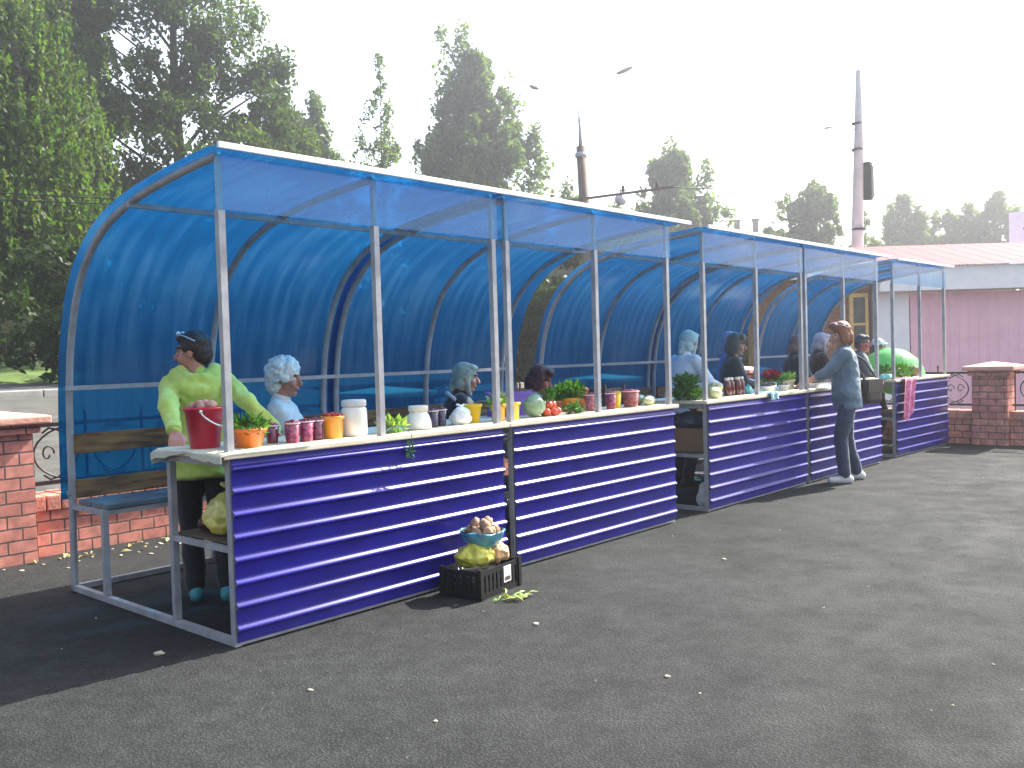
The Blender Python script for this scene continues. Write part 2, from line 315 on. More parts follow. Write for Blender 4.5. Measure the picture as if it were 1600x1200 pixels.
def make_stall(label):
    t = thing('market_stall', label, 'market stall', group='blue market stalls in a row')
    f = MB(); cf = MB(); bf = MB(); w = .035
    for x in (0, L):
        f.bar((x, -.015, .02), (x, 1.885, .02), w); cf.bar((x, .58, .041), (x, .58, .9), w); cf.bar((x, .025, .905), (x, .6, .905), w)
        cf.bar((x, .025, .475), (x, .58, .475), w*.8); bf.bar((x, 1.41, .041), (x, 1.41, .545), w); bf.bar((x, 1.395, .53), (x, 1.84, .53), w*.8)
        bf.bar((x, 1.832, .52), (x, 1.828, 1.0), .024)
    f.bar((0, 1.87, .0205), (L, 1.87, .0205), w*.97); f.bar((0, 0, .022), (L, 0, .022), w*.9)
    bf.bar((0, 1.41, .53), (L, 1.41, .53), w*.78); cf.bar((0, .58, .905), (L, .58, .905), w*.78); cf.bar((0, .04, .905), (L, .04, .905), w*.78); cf.bar((0, .58, .475), (L, .58, .475), w*.75)
    f.build('base_frame', m_paint, t); cf.build('counter_frame', m_paint, t); bf.build('bench_frame', m_paint, t)
    for x in (0, L/2, L):
        p = MB().bar((x, 0, .03), (x, 0, 2.14), .036); p.bar((x, 0, 2.14), (x, 0, 2.395), .025); p.build('post', m_paint, t)
        MB().tube([(x, y, z) for y, z in ARCS], .023, 8).build('arch', m_paint, t)
    for y, z in ((1.80, 1.27), (.887, 2.275), (1.845, .62)):
        MB().bar((-.03, y, z), (L+.1, y, z), .028).build('purlin', m_paint, t)
    out = []                                    # roof sheet lies on the arches
    pa = [p for p in ARCS if p.y > .52]
    for i, p in enumerate(pa):
        d = (pa[min(i+1, len(pa)-1)]-pa[max(i-1, 0)]).normalized(); out.append(p+Vector((d.y, -d.x))*.032)
    out.append(Vector((-.09, 2.425)))
    MB().sheet(lambda u, v: (-.055+u*(L+.19), *(out[min(int(round(v*(len(out)-1))), len(out)-1)])), 14, len(out)-1).build('roof_sheet', m_roof, t)
    MB().sheet(lambda u, v: (-.03+u*(L+.06), -.022-.004*math.sin(u*9), 2.135+v*.265), 12, 2).build('valance', m_val, t)
    tr = MB().box((-.055, -.106, 2.41), (L+.14, -.088, 2.442), 0, .004).build('eave_trim', m_alu, t)
    pr = []                                     # profiled panel: eight rounded ribs
    H0, H1, nr = .025, .925, 8; st = (H1-H0)/nr
    for k in range(nr):
        z = H0+k*st
        for dz, dy in ((0, 0), (.044, 0), (.049, -.001), (.054, -.013), (.057, -.0165), (.062, -.018), (.067, -.0175), (.071, -.0155), (.074, -.0125), (.081, -.004), (.085, -.001), (.09, 0), (.1, 0)):
            pr.append((z+dz*(st/.1125), -.03+dy))
    pr.append((H1, -.03))
    MB().sheet(lambda u, v: (-.012+u*(L+.03), pr[int(round(v*(len(pr)-1)))][1]+.0016*noise.noise((u*3.3, v*5, 2))+.0035*noise.noise((u*1.6, v*1.2, 7)), pr[int(round(v*(len(pr)-1)))][0]), 40, len(pr)-1).build('front_panel', m_panel, t)
    MB().box((-.06, -.051, .927), (L+.07, .62, .957), 0, .006).build('counter', m_counter, t)
    MB().box((.02, .02, .492), (L-.02, .57, .505)).build('shelf', pm('shelf_board', (.10, .07, .045), .7, .3, 4), t)
    for z0, z1 in ((.585, .70), (.86, .985)):
        MB().box((.01, 1.795, z0), (L-.01, 1.82, z1), 0, .004).build('backrest_board', m_plank, t)
    MB().box((.01, 1.39, .546), (L-.01, 1.60, .58), 0, .006).build('bench_seat', m_seat, t)
    MB().box((.01, 1.62, .546), (L-.01, 1.79, .58), 0, .006).build('bench_seat', m_seat, t)
    return t
ST = [(0, 0, 0), (2.048, -.002, .25), (4.557, .018, .3), (6.581, .026, -.06), (9.132, .058, -1.58)]
SL = ['nearest blue market stall, its open end showing bench boards and a lime jacket seller',
      'blue market stall behind the potato crate, with cabbage and yellow buckets on its counter',
      'middle blue market stall with dark juice bottles and a dill heap on its counter',
      'blue market stall at which the customer in grey blue stands',
      'farthest blue market stall, with the green umbrella and a pink cloth hanging down its front']
stall = make_stall(SL[0]); stalls = [stall]
for k in range(1, 5):
    c = copy_tree(stall); c['label'] = SL[k]; stalls.append(c)
for c, (x, y, a) in zip(stalls, ST): c.location = (x, y, 0); c.rotation_euler = (0, 0, R(a))
for c, s_ in zip(stalls, (1, 1, 1, 1, .935)): c.scale = (s_, 1, 1)
# stalls 2 and 4 carry a longer edge profile
for i in (1, 3):
    o = next(x for x in stalls[i].children if x.name.startswith('eave_trim')); o.data = o.data.copy()
    for v in o.data.vertices:
        if v.co.x > L: v.co.x += .1
    o = next(x for x in stalls[i].children if x.name.startswith('roof_sheet')); o.data = o.data.copy()
    for v in o.data.vertices:
        if v.co.x > L+.05: v.co.x += .1

# ------------------------------------------------------------------ brick fence with iron railings
m_brick = brick_mat('salmon_brick', (.74, .30, .23), (.60, .22, .17), (.13, .10, .09))
m_cap = pm('salmon_cap_stone', (.80, .40, .30), .8, .1, 6, bump=.3, bscale=25)
m_iron = pm('dark_wrought_iron', (.022, .014, .016), .5, .2, 9)
def pillar(x, y, label, w=.56):
    t = thing('brick_pillar', label, 'brick pillar', (x, y, 0), group='brick fence pillars')
    MB().box((-w/2, -w/2, 0), (w/2, w/2, .93)).build('shaft', m_brick, t)
    MB().box((-w/2-.04, -w/2-.04, .935), (w/2+.04, w/2+.04, 1.0)).build('collar', m_brick, t)
    c = MB(); a = w/2+.1
    c.box((-a, -a, 1.003), (a, a, 1.06), 0, .012)
    c.add([(-a+.01,-a+.01,1.061),(a-.01,-a+.01,1.061),(a-.01,a-.01,1.061),(-a+.01,a-.01,1.061),(0,0,1.12)], [(0,1,4),(1,2,4),(2,3,4),(3,0,4)])
    c.build('cap', m_cap, t); return t
def low_wall(p, q, label):
    p = Vector(p); q = Vector(q); d = (q-p); ln = d.length; t = thing('brick_wall', label, 'brick wall', (p.x, p.y, 0), math.atan2(d.y, d.x), 'low brick fence walls')
    MB().box((0, -.14, 0), (ln, .14, .335)).build('wall', m_brick, t)
    mb = MB(); n = int(ln/.105)
    for i in range(n): x = i*ln/n; mb.box((x+.006, -.165, .34), (x+ln/n-.006, .165, .455+rnd.uniform(-.004, .004)), 0, .008)
    mb.build('coping', pm('coping_brick', (.55, .24, .18), .85, .25, 5, bump=.3), t); return t
def railing(p, q, label):
    p = Vector(p); q = Vector(q); d = (q-p); ln = d.length; t = thing('iron_railing', label, 'railing', (p.x, p.y, 0), math.atan2(d.y, d.x), 'wrought iron fence railings')
    MB().bar((0, 0, .53), (ln, 0, .53), .03).bar((0, 0, .97), (ln, 0, .97), .03).build('rail', m_iron, t)
    s_ = MB(); n = max(2, int(ln/.42))
    for i in range(n+1):
        x = .03+(ln-.06)*i/n; MB().bar((x, 0, .45), (x, 0, 1.03), .016).ball((x, 0, 1.05), (.014, .014, .03), 8).build('upright', m_iron, t)
        if i < n:
            xm = x+(ln-.06)/n/2; h = (ln-.06)/n/2
            for sg in (-1, 1):
                s_.tube([(xm+sg*h*(.78*math.cos(a*1.3)-.05), 0, .75+.2*math.sin(a)*(1 if abs(a) < 1.6 else .8)) for a in lin(-1.6, 1.6, 14)], .008, 6)
                s_.tube([(xm+sg*h*.28+.05*math.cos(a)*(1-a/9), 0, .75+.07*math.sin(a)*(1-a/9)) for a in lin(0, 6, 14)], .007, 6)
    s_.build('scrollwork', m_iron, t); return t
px = [-.07, 3.75, 7.5, 11.26]
pl = ['brick pillar with salmon cap at the left end of the yard fence', 'brick pillar of the back fence behind the second blue stall', 'brick pillar of the back fence behind the fourth blue stall', 'brick pillar at the corner of the fence behind the farthest stall']
for x, l_ in zip(px, pl): pillar(x, 3.28, l_)
pillar(11.26, -.52, 'brick pillar with pale cap standing before the pink building', .44)
pillar(11.26, -4.3, 'brick pillar of the right fence nearest the viewer', .44)
segs = [((.22, 3.28), (3.46, 3.28), 'behind the nearest blue stall'), ((4.04, 3.28), (7.21, 3.28), 'behind the middle blue stalls'), ((7.79, 3.28), (10.97, 3.28), 'behind the fourth blue stall'),
        ((11.26, 2.99), (11.26, -.29), 'left of the pale capped pillar before the pink building'), ((11.26, -.75), (11.26, -4.07), 'right of the pale capped pillar before the pink building'), ((-6, 3.28), (-.36, 3.28), 'left of the salmon capped pillar')]
for p, q, l_ in segs:
    low_wall(p, q, 'low salmon brick fence wall '+l_); railing(p, q, 'dark wrought iron railing with scrolls '+l_)

# ------------------------------------------------------------------ pink building beyond the right fence
m_pink = pm('pink_ribbed_cladding', (.90, .52, .60), .55, .06, 3, bump=.05)
m_pinkroof = pm('pink_metal_roof', (.30, .085, .095), .8, .1, 2, spec=.15)
m_white = pm('white_render', (.90, .90, .90), .6, .05, 3)
B0 = Vector((16.45, 3.04)); BD = Vector((.669, -.743)).normalized()      # front wall runs along local +X
bt = thing('pink_building', 'long low pink building with white fascia band and pink metal roof', 'building', (B0.x, B0.y, 0), math.atan2(BD.y, BD.x))
mb = MB(); n = 110
rib = []
for i in range(n):
    x = .75+i*.2; rib += [(x, 0), (x+.09, 0), (x+.1, .006), (x+.19, .006)]
mb.sheet(lambda u, v: (rib[int(round(u*(len(rib)-1)))][0], rib[int(round(u*(len(rib)-1)))][1], .0+v*2.42), len(rib)-1, 1, smooth=False)
mb.build('wall', m_pink, bt)
MB().box((0, -.03, 0), (.72, .2, 2.95), 0, .01).build('corner_pillar', m_white, bt)
MB().box((.0, -.35, 2.45), (22.5, .25, 2.92), 0, .01).build('fascia', m_white, bt)
rf = MB(); rr = []
for i in range(60): x = -.15+i*.38; rr += [(x, 0), (x+.34, 0), (x+.35, .005), (x+.37, .005)]
rf.sheet(lambda u, v: (rr[int(round(u*(len(rr)-1)))][0], -.42+v*3, 2.94+rr[int(round(u*(len(rr)-1)))][1]+v*.72), len(rr)-1, 1, smooth=False)
rf.build('roof', m_pinkroof, bt)
MB().box((-.02, .26, 0), (22.4, 8, 2.4)).build('body', m_pink, bt)
# side annexe with a yellow framed window, left of the corner
an = thing('annexe', 'brown brick annexe with a yellow framed window beside the white corner pillar', 'building', (16.40, 3.10, 0), math.atan2(BD.y, BD.x)+math.pi)
MB().box((.0, -3, 0), (1.7, 0, 2.75)).build('wall', brick_mat('brown_brick', (.30, .16, .10), (.24, .12, .07), (.16, .12, .09)), an)
wf = MB(); 
for a, b in (((.04, -.02, 1.25), (.10, .05, 2.45)), ((.34, -.02, 1.25), (.42, .05, 2.45)), ((.10, -.02, 1.25), (.34, .05, 1.33)), ((.10, -.02, 2.37), (.34, .05, 2.45)), ((.10, -.02, 1.8), (.34, .045, 1.85))): wf.box(a, b)
wo = wf.build('window_frame', pm('yellow_window_frame', (.62, .42, .16), .5), an)
MB().box((.10, .005, 1.33), (.34, .02, 2.37)).build('pane', pm('dark_glass', (.10, .11, .10), .08), wo)
MB().box((-.05, -3, 2.755), (1.85, .2, 2.9)).build('roof', m_white, an)
# far building with two chimneys
fb = thing('far_house', 'distant low grey roofed house with two dark chimneys behind the trees', 'house', (69, 32, 0), math.atan2(-4.1, 2.1))
MB().box((-2.6, 0, 0), (2.6, 6, 10.4)).build('wall', pm('far_wall', (.55, .52, .48), .8), fb)
r_ = MB(); r_.box((-2.9, -.4, 10.4), (2.9, 6.4, 10.62)); r_.add([(-2.9, -.4, 10.63), (2.9, -.4, 10.63), (2.9, 6.4, 10.63), (-2.9, 6.4, 10.63), (-2.2, 3, 11.6), (2.2, 3, 11.6)], [(0,1,5,4),(1,2,5),(2,3,4,5),(3,0,4)])
rfo = r_.build('roof', pm('far_roof', (.30, .28, .28), .8), fb)
for x in (-1.9, -.4):
    c = MB().box((x-.25, .6, 10.7), (x+.25, 1.1, 12.2)); c.box((x-.33, .52, 12.2), (x+.33, 1.18, 12.36)); c.build('chimney', pm('chimney_brick', (.10, .05, .045), .9), rfo)
# billboard on the far right above the roof
bb = thing('billboard', 'pale blue billboard with grey scribbled lettering above the pink roof', 'billboard', (26.8, 2.6, 0), math.atan2(-.96, -.28))
MB().box((-.45, -.06, 3.6), (3.2, .06, 5.05), 0, .01).build('board', pm('billboard_face', (.62, .70, .78), .5, .05), bb)
for x in (.3, 2.4): MB().bar((x, .1, 0), (x, .1, 4.6), .12).build('leg', m_paint, bb)
sc = MB()
for i, (z, x0) in enumerate(((4.75, .05), (4.55, .0), (4.3, .1))):
    for j in range(9):
        x = x0+j*.2; sc.tube([(x+.06*math.cos(a+j)+a*.012, -.066, z+.06*math.sin(a*1.0+j*1.7)) for a in lin(0, 5.2, 10)], .012, 5)
sc.build('lettering', pm('billboard_ink', (.16, .17, .22), .6), bb)

# ------------------------------------------------------------------ dark fence, wall, bench beyond the road
ff = thing('board_fence', 'long dark maroon board fence at the top of the far lawn', 'fence', (0, 34, 0))
mb = MB(); 
for i in range(200): mb.box((-20+i*.3, -.02, tz(0, 34)-.1), (-20+i*.3+.27, .02, tz(0, 34)+.75+.03*rnd.random()))
mb.build('boards', pm('maroon_boards', (.035, .012, .014), .8, .3), ff)
mb = MB()
for i in range(14): mb.box((-20+i*4.3, .03, 1.9), (-20+i*4.3+.12, .15, tz(0, 34)+.9))
mb.build('rail', pm('maroon_post', (.05, .02, .02), .8, .2), ff)
fw_ = thing('garage_row', 'long low grey beige wall of garages behind the maroon fence', 'garage', (0, 40, 0))
MB().box((-30, 0, 1), (60, 4, 4.1)).build('wall', pm('garage_render', (.20, .18, .15), .85, .2, .4), fw_)
MB().box((-30.2, -.2, 4.1), (60.2, 4.2, 4.25)).build('roof', pm('garage_roof', (.12, .11, .10), .85), fw_)
def bench(x, y, rz, label):
    t = thing('park_bench', label, 'bench', (x, y, tz(x, y)+.02), rz, 'white slatted benches beyond the fence'); w = pm('white_bench_paint', (.62, .58, .52), .6, .15, 6)
    s_ = MB(); b = MB()
    for i in range(4): s_.box((-.8, -.25+i*.12, .43), (.8, -.16+i*.12, .46), 0, .005)
    for i in range(4): b.box((-.8, .24+i*.015, .52+i*.11), (.8, .265+i*.015, .6+i*.11), 0, .005)
    s_.build('seat', w, t); b.build('backrest', w, t)
    for x_ in (-.65, .65):
        MB().bar((x_, -.2, 0), (x_, -.2, .43), .05).bar((x_, .26, 0), (x_, .31, .95), .05).bar((x_, -.22, .41), (x_, .26, .41), .04).build('leg', m_iron, t)
bench(6.9, 4.7, R(-8), 'white slatted bench seen through the gap behind the second stall')

# ------------------------------------------------------------------ trees, poles and cables beyond the fence
m_bark = pm('dark_bark', (.055, .042, .032), .95, .4, 3, bump=.6, bscale=14, stretch=(3, 3, .6))
m_birch = pm('birch_bark', (.52, .50, .46), .8, .1, 4, (.10, .09, .08), bump=.3, stretch=(.6, .6, 4))
LM = {'birch': leaf_mat('birch_leaves', (.048, .09, .02), (.09, .14, .03), .52), 'broad': leaf_mat('broad_leaves', (.04, .07, .02), (.075, .115, .03), .5),
      'poplar': leaf_mat('poplar_leaves', (.07, .105, .045), (.12, .165, .07), .6), 'bush': leaf_mat('bush_leaves', (.022, .045, .012), (.045, .075, .02), .35)}
def tree(label, x, y, spires, nleaf, lsize, kind='broad', trunk_r=.22, droop=0, seed=1, dens=None, crad=.55, group='trees beyond the fence', cat='tree', name='leafy_tree', spread=1.0):
    g = np.random.default_rng(seed); z0 = tz(x, y)-.1
    if kind != 'bush': nleaf = int(nleaf*2.6); lsize *= 1.2; crad *= (1.15 if kind == 'poplar' else 1.4); dens = int((dens or 130)*(2.4 if kind == 'poplar' else 1.6)); nleaf = int(nleaf*(.85 if kind == 'poplar' else .9)); spires = [(a, b, c-.6, d, e*(1.7 if kind == 'poplar' else 1.15), f) for a, b, c, d, e, f in spires]
    else: nleaf = int(nleaf*1.5); lsize *= 1.2
    t = thing(name, label, cat, (x, y, z0), 0, group); cl = []; tot = sum(s_[5]*(s_[3]-s_[2]) for s_ in spires)
    tk = MB(); top = max(s_[3] for s_ in spires)
    for (ox, oy, za, zb, rad, w) in spires:
        nc = max(10, int((dens or 130)*w*(zb-za)/tot))
        for _ in range(nc):
            u = g.random()**.85; prof = min(1, .35+u*3.2)*(1-u)**.62
            if kind == 'bush': prof = math.sqrt(max(.05, 1-(2*u-1)**2))
            a = g.random()*6.283; r = rad*prof*math.sqrt(g.random())*spread*(.95+.75*noise.noise((math.cos(a)*1.3+seed, math.sin(a)*1.3+ox, u*5.5+seed)))
            p = np.array([ox+r*math.cos(a), oy+r*math.sin(a), za+u*(zb-za)]); cl.append((p, crad*(.4+1.0*g.random()**1.5)*(.5+.5*(1-u)), w))
    # trunk with limbs reaching for the clusters
    pts = [Vector((0, 0, 0))]; H = top*.9; ph = g.random()*6
    for i in range(1, 9): pts.append(Vector((.12*math.sin(i*1.1+ph)*i/4, .12*math.cos(i*.9+ph)*i/4, H*i/8)))
    tk.tube(pts, [trunk_r*(1.25 if i == 0 else 1)*(1-i/8*.86) for i in range(9)], 9)
    order = g.permutation(len(cl))[:min(len(cl), 46)]
    for k in order:
        p = Vector(cl[k][0]); hz = max(H*.12, min(p.z-.9*math.hypot(p.x, p.y)-.2, H*.95)); f = hz/H*8; i = min(int(f), 7); b = pts[i].lerp(pts[i+1], f-i)
        if (p-b).length < .4: continue
        m_ = b.lerp(p, .5)+Vector((0, 0, .12*(p-b).length if not droop else .3)); r0 = max(.02, trunk_r*(1-hz/H*.85)*.42)
        tk.tube([b, m_, p], [r0, r0*.55, r0*.18], 6)
    tk.build('trunk', m_birch if kind == 'birch' else m_bark, t)
    wts = np.array([c[1]**2*c[2] for c in cl]); cnt = (wts/wts.sum()*nleaf).astype(int)+4; P = []
    for (p, r, w), n in zip(cl, cnt):
        q = g.normal(size=(n, 3)); q /= np.linalg.norm(q, axis=1)[:, None]; q *= (g.random(n)**.45)[:, None]*r*(np.array([.8, .8, 1.35]) if kind == 'poplar' else np.array([1, 1, .8]))
        if droop:
            k = g.integers(0, max(3, n//22), n); sx = g.normal(size=(max(4, n//22+1), 2))*r*.8; tt = g.random(n)
            q = np.stack([sx[k, 0]+g.normal(size=n)*.05, sx[k, 1]+g.normal(size=n)*.05, -tt*droop*(.4+.6*((k*37) % 11)/11)+r*.3], 1)
        P.append(p+q)
    P = np.concatenate(P); n = len(P); A = g.normal(size=(n, 3)); 
    if droop: A[:, 2] -= 1.4
    A /= np.linalg.norm(A, axis=1)[:, None]; B = np.cross(A, g.normal(size=(n, 3))); B /= np.linalg.norm(B, axis=1)[:, None]
    sz = lsize*(.55+.8*g.random(n))[:, None]; quads('crown', P, A*sz*.5, B*sz*.34, LM[kind], t); return t
T = tree
T('tall weeping birch with hanging light green strands at the left edge', 9.2, 27.5, [(-.6,0,3.2,14.5,3.3,1),(1.0,-.5,3.0,11.0,2.6,.8),(-2.6,0,3.0,13.5,2.6,.8),(.3,.8,6,17,2.2,.6)], 30000, .17, 'birch', .26, 1.9, 3, 230, .75)
T('weeping birch half cut off by the left edge of the view', 6.3, 31.5, [(0,0,3,15.5,3.6,1),(-2,0,3,13,3,.7)], 15000, .19, 'birch', .25, 1.8, 5, 150, .8)
T('huge spreading dark green tree rising above the nearest stall', 17.5, 32.5, [(0,0,5,20.5,3.4,1),(3.0,-1.2,6.5,15.5,2.3,.7),(-3.2,.8,6,19.5,2.6,.7),(2.2,-.6,13,20.5,1.9,.45),(4.0,-2.0,6.5,12.0,1.5,.4)], 20000, .21, 'broad', .42, 0, 11, 170, .95)
T('tall dark tree between the birches and the huge spreading tree', 12.6, 35.5, [(0,0,4,20,3.6,1),(-2.5,0,5,17,2.6,.6),(2.4,0,5,16,2.4,.6)], 20000, .22, 'broad', .36, 0, 13, 150, 1.0)
T('rounded tree on the right shoulder of the huge spreading tree', 22.3, 32.4, [(0,0,4,13.2,2.4,1),(-1.6,.9,4.5,11.5,1.9,.7),(1.2,-.8,3.5,10.5,1.5,.5)], 13000, .2, 'broad', .25, 0, 17, 90, .85)
T('small narrow tree with a pointed top over the nearest stall roof', 30.3, 40.2, [(0,0,4,14.6,1.6,1),(1.2,-.8,4,10.5,1.4,.6)], 5000, .26, 'poplar', .18, 0, 19, 60, .7)
T('thin sparse feathery tree fading into the bright sky', 28.7, 32.5, [(0,0,4,15.8,.9,1),(-.9,.5,5,12.5,.7,.6),(1,-.5,4,9,.9,.6)], 2300, .17, 'poplar', .11, 0, 23, 60, .45)
T('big many spired poplar behind the first two stalls', 37.2, 34.0, [(-.9,1,8,16.5,1.6,1.1),(0,0,3,17.6,3.1,4.2),(-1.3,1.4,8,19.4,.9,.6),(-.4,.5,9,19.2,.9,.6),(1.3,-1.5,6,16.4,1.1,.7),(2.3,-2.6,3,13.2,1.2,.8),(-2.3,2.6,3,12.6,1.2,.8),(3.5,-3.9,2,9.8,1.1,.6)], 38000, .28, 'poplar', .45, 0, 29, 240, .85)
T('low round tree right of the big many spired poplar', 42.0, 30.5, [(0,0,2,9.6,2.6,1),(2,-2,2,8.5,2.2,.8)], 8000, .3, 'poplar', .22, 0, 31, 70, .9)
T('pale poplar with three tips standing right of the wooden pole', 48.5, 27.6, [(0,0,1,13.6,2.9,3.6),(0,0,7,14.7,.9,.6),(-1.4,1.6,2,11.6,1.2,.8),(1.4,-1.6,2,13.0,1.1,.7),(2.3,-2.6,1,10,1.1,.7)], 22000, .31, 'poplar', .35, 0, 37, 150, .85)
T('small grey green tree close behind the wooden pole', 43.5, 28.6, [(0,0,1,9.2,2.2,1),(-1.4,1.2,1,8,1.7,.6)], 6000, .3, 'poplar', .2, 0, 41, 60, .9)
T('round pale tree behind the concrete pole', 52.8, 19.8, [(0,.4,1,11.2,2.6,3),(-1.0,1.6,2,11.2,1.0,.7),(-1.8,2.6,1,8.8,1.1,.7),(1.2,-2.2,1,9.6,1.2,.9),(1.6,-3.8,1,7.8,.9,.5)], 13000, .32, 'poplar', .28, 0, 43, 110, .8)
rowl = ['leftmost pale tree of the row above the pink roof', 'second pale tree from the left in the row above the pink roof', 'third pale tree from the left in the row above the pink roof', 'pale tree of the roof row next to the blue billboard']
for i, (x, y, h) in enumerate(((68.5, 20.2, 12.2), (71, 18.4, 11.7), (70.6, 16.4, 11.4), (70.2, 14.2, 11.8))):
    T(rowl[i], x, y, [(0,0,1,h,1.7,1),(.2,1.2,1,h-1.2,1.3,.7),(-.2,-1.2,1,h-.9,1.3,.7)], 6500, .38, 'poplar', .2, 0, 47+i, 70, .85, group='row of trees above the pink roof')
bl = ['dark bush tree behind the lime jacket seller', 'dark bush tree behind the white haired seller', 'dark bush tree behind the joint of the first two stalls', 'dark bush tree behind the second stall', 'dark bush tree seen through the gap after the second stall', 'dark bush tree behind the middle stall', 'dark bush tree behind the fourth stall']
for i, (x, y, h, r) in enumerate(((9.3, 19.2, 4.3, 2.6), (13.1, 19.3, 5.2, 2.5), (16.0, 17.6, 4.6, 2.3), (18.6, 15.6, 4.4, 2.2), (19.6, 13.0, 4.6, 2.0), (22.6, 12.6, 4.4, 2.0), (25.0, 10.2, 3.9, 1.8))):
    tree(bl[i], x, y, [(0,0,.3,h,r,1),(r*.7,-r*.6,.2,h*.8,r*.8,.7),(-r*.7,r*.6,.2,h*.85,r*.8,.7)], 9000, .19, 'bush', .12, 0, 61+i, 110, .75, 'dark bushes behind the stalls', 'bush', 'leafy_bush')

m_wood = pm('old_pole_wood', (.20, .15, .12), .85, .2, 3, bump=.3, stretch=(6, 6, .8))
m_conc = pm('pole_concrete', (.5, .49, .48), .85, .12, 3, bump=.2)
m_pale = pm('pale_galvanised', (.62, .63, .65), .4, .05, metal=.3); m_lamp = pm('lamp_grey', (.5, .51, .53), .5)
px_, py_ = 13.58, 8.0
p1 = thing('utility_pole', 'brown wooden utility pole with crossarm and thin street lamp arms', 'utility pole', (px_, py_, tz(px_, py_)), group='poles behind the stalls')
MB().tube([(0,0,0),(-.03,.04,3.2),(-.09,.11,6.0-.2)], [.15, .13, .10], 12).build('shaft', m_wood, p1)
MB().tube([(-.09,.11,5.7),(-.1,.12,6.6)], [.05, .02], 8).lathe([(.0,5.55),(.13,5.57),(.13,5.66),(.0,5.7)], (-.09,.11,0), 12).build('top_fitting', m_lamp, p1)
xa = MB().bar((-.98,1.18,4.55),(1.0,-1.5,4.83), .04, .05)
for k in (-.9, -.45, .5, .95): xa.lathe([(.02,0),(.045,.03),(.03,.09),(.045,.12),(0,.16)], (-.03+k*.98, .06-k*1.28, 4.72+k*.13), 8)
xa.build('crossarm', m_wood, p1)
for dx, dy, z, tp in ((.42, -.6, 7.3, 1), (-.6, .75, 7.05, .6)):
    a = MB().tube([(-.1,.12,6.3),(-.1+dx*.3,.12+dy*.3,6.9),(dx*.8,dy*.8,z),(dx,dy,z+.05)], [.010,.008,.007,.007], 6).build('lamp_arm', m_pale, p1)
    MB().ball((dx*1.15, dy*1.15, z+.06), (.2*tp, .06, .045), 10, rot=Matrix.Rotation(math.atan2(dy, dx), 3, 'Z') @ Matrix.Rotation(-.35, 3, 'Y')).build('lamp_head', m_lamp, a)
MB().ball((.4, -.55, 4.62), (.17, .11, .12), 10).tube([(.4,-.55,4.72),(.4,-.55,4.85)], .02, 6).build('hanging_lamp', m_lamp, p1)
p2 = thing('utility_pole', 'grey concrete pole with steel bands and a dark loudspeaker box', 'utility pole', (20.86, 5.1, tz(20.86, 5.1)), group='poles behind the stalls')
b2 = 8.3
MB().tube([(0,0,0),(.02,-.03,4),(.05,-.1,6.5),(.07,-.13,b2)], [.18, .15, .115, .075], 14).build('shaft', m_conc, p2)
for z, r in ((4.3, .178), (6.3, .145), (6.95, .13)): MB().lathe([(r-.045,z),(r-.002,z+.005),(r-.002,z+.05),(r-.045,z+.055)], (.03,-.07,0), 14).build('band', m_dark, p2)
MB().box((.06,-.36,5.05),(.28,-.16,6.0),0,.03).box((.08,-.39,5.12),(.26,-.362,5.9),0,.01).build('box', m_dark, p2)
MB().tube([(.05,-.1,6.8),(-.05,.3,6.95),(-.12,.52,6.98)],.015,6).ball((-.15,.58,6.97),(.06,.14,.035),10).build('lamp_arm', m_lamp, p2)
def cable(a, b, sag, label):
    a = Vector(a); b = Vector(b)
    o = MB().tube([a.lerp(b, t)-Vector((0,0,sag*4*t*(1-t))) for t in lin(0, 1, 24)], .011, 5).build('power_cable', m_dark); tag(o, label, 'cable', 'overhead cables')
w0 = tz(px_, py_)
cable((12.6, 9.2, w0+4.6), (-12, 22.5, 6.6), .8, 'upper overhead cable running left from the wooden pole across the trees')
cable((12.9, 8.75, w0+4.66), (-12, 20.5, 6.0), .9, 'lower overhead cable running left from the wooden pole across the trees')
cable((14.5, 6.6, w0+4.85), (20.9, 5.1, tz(20.9, 5.1)+6.3), .35, 'overhead cable strung from the wooden pole to the concrete pole')

# ------------------------------------------------------------------ people
m_skin = pm('skin', (.50, .27, .19), .55, .08, 14, spec=.4); m_skin2 = pm('ruddy_skin', (.46, .20, .145), .55, .1, 14, spec=.4)
m_eye = pm('eye_white', (.7, .68, .64), .3); m_iris = pm('eye_dark', (.03, .02, .015), .2); m_lip = pm('lip', (.42, .13, .11), .5); m_brow = pm('brow_hair', (.09, .05, .035), .8)
def apply_mods(name, mb, mods, mats, parent, wrinkle=None, face=None):
    me = bpy.data.meshes.new(name); me.from_pydata(mb.v, [], mb.f); tmp = bpy.data.objects.new(name+'_raw', me); COL.objects.link(tmp)
    for typ, kw in mods:
        md = tmp.modifiers.new(typ, typ)
        for k, v in kw.items(): setattr(md, k, v)
    dg = bpy.context.evaluated_depsgraph_get(); out = bpy.data.meshes.new_from_object(tmp.evaluated_get(dg)); out.name = name
    bpy.data.objects.remove(tmp); bpy.data.meshes.remove(me)
    n = len(out.vertices); out.polygons.foreach_set('use_smooth', [True]*len(out.polygons))
    if wrinkle:
        amp, sc, sd = wrinkle; nr = [v.normal.copy() for v in out.vertices]
        for v, q in zip(out.vertices, nr):
            c = v.co; k = c.x*.6+c.z*.8; d = noise.noise((c.x*sc+sd, c.y*sc, c.z*sc))*.6+(1-2*abs(noise.noise((k*sc*1.6+sd, (c.x-c.z)*sc*.7, c.y*sc))))*.35+noise.noise((c.x*sc*3.1, c.y*sc*3.1+sd, c.z*sc*3.1))*.22
            v.co = c+q*(amp*d)
    out.materials.clear()
    for m in mats: out.materials.append(m)
    if face: face(out)
    o = bpy.data.objects.new(name, out); COL.objects.link(o); o.parent = parent; return o
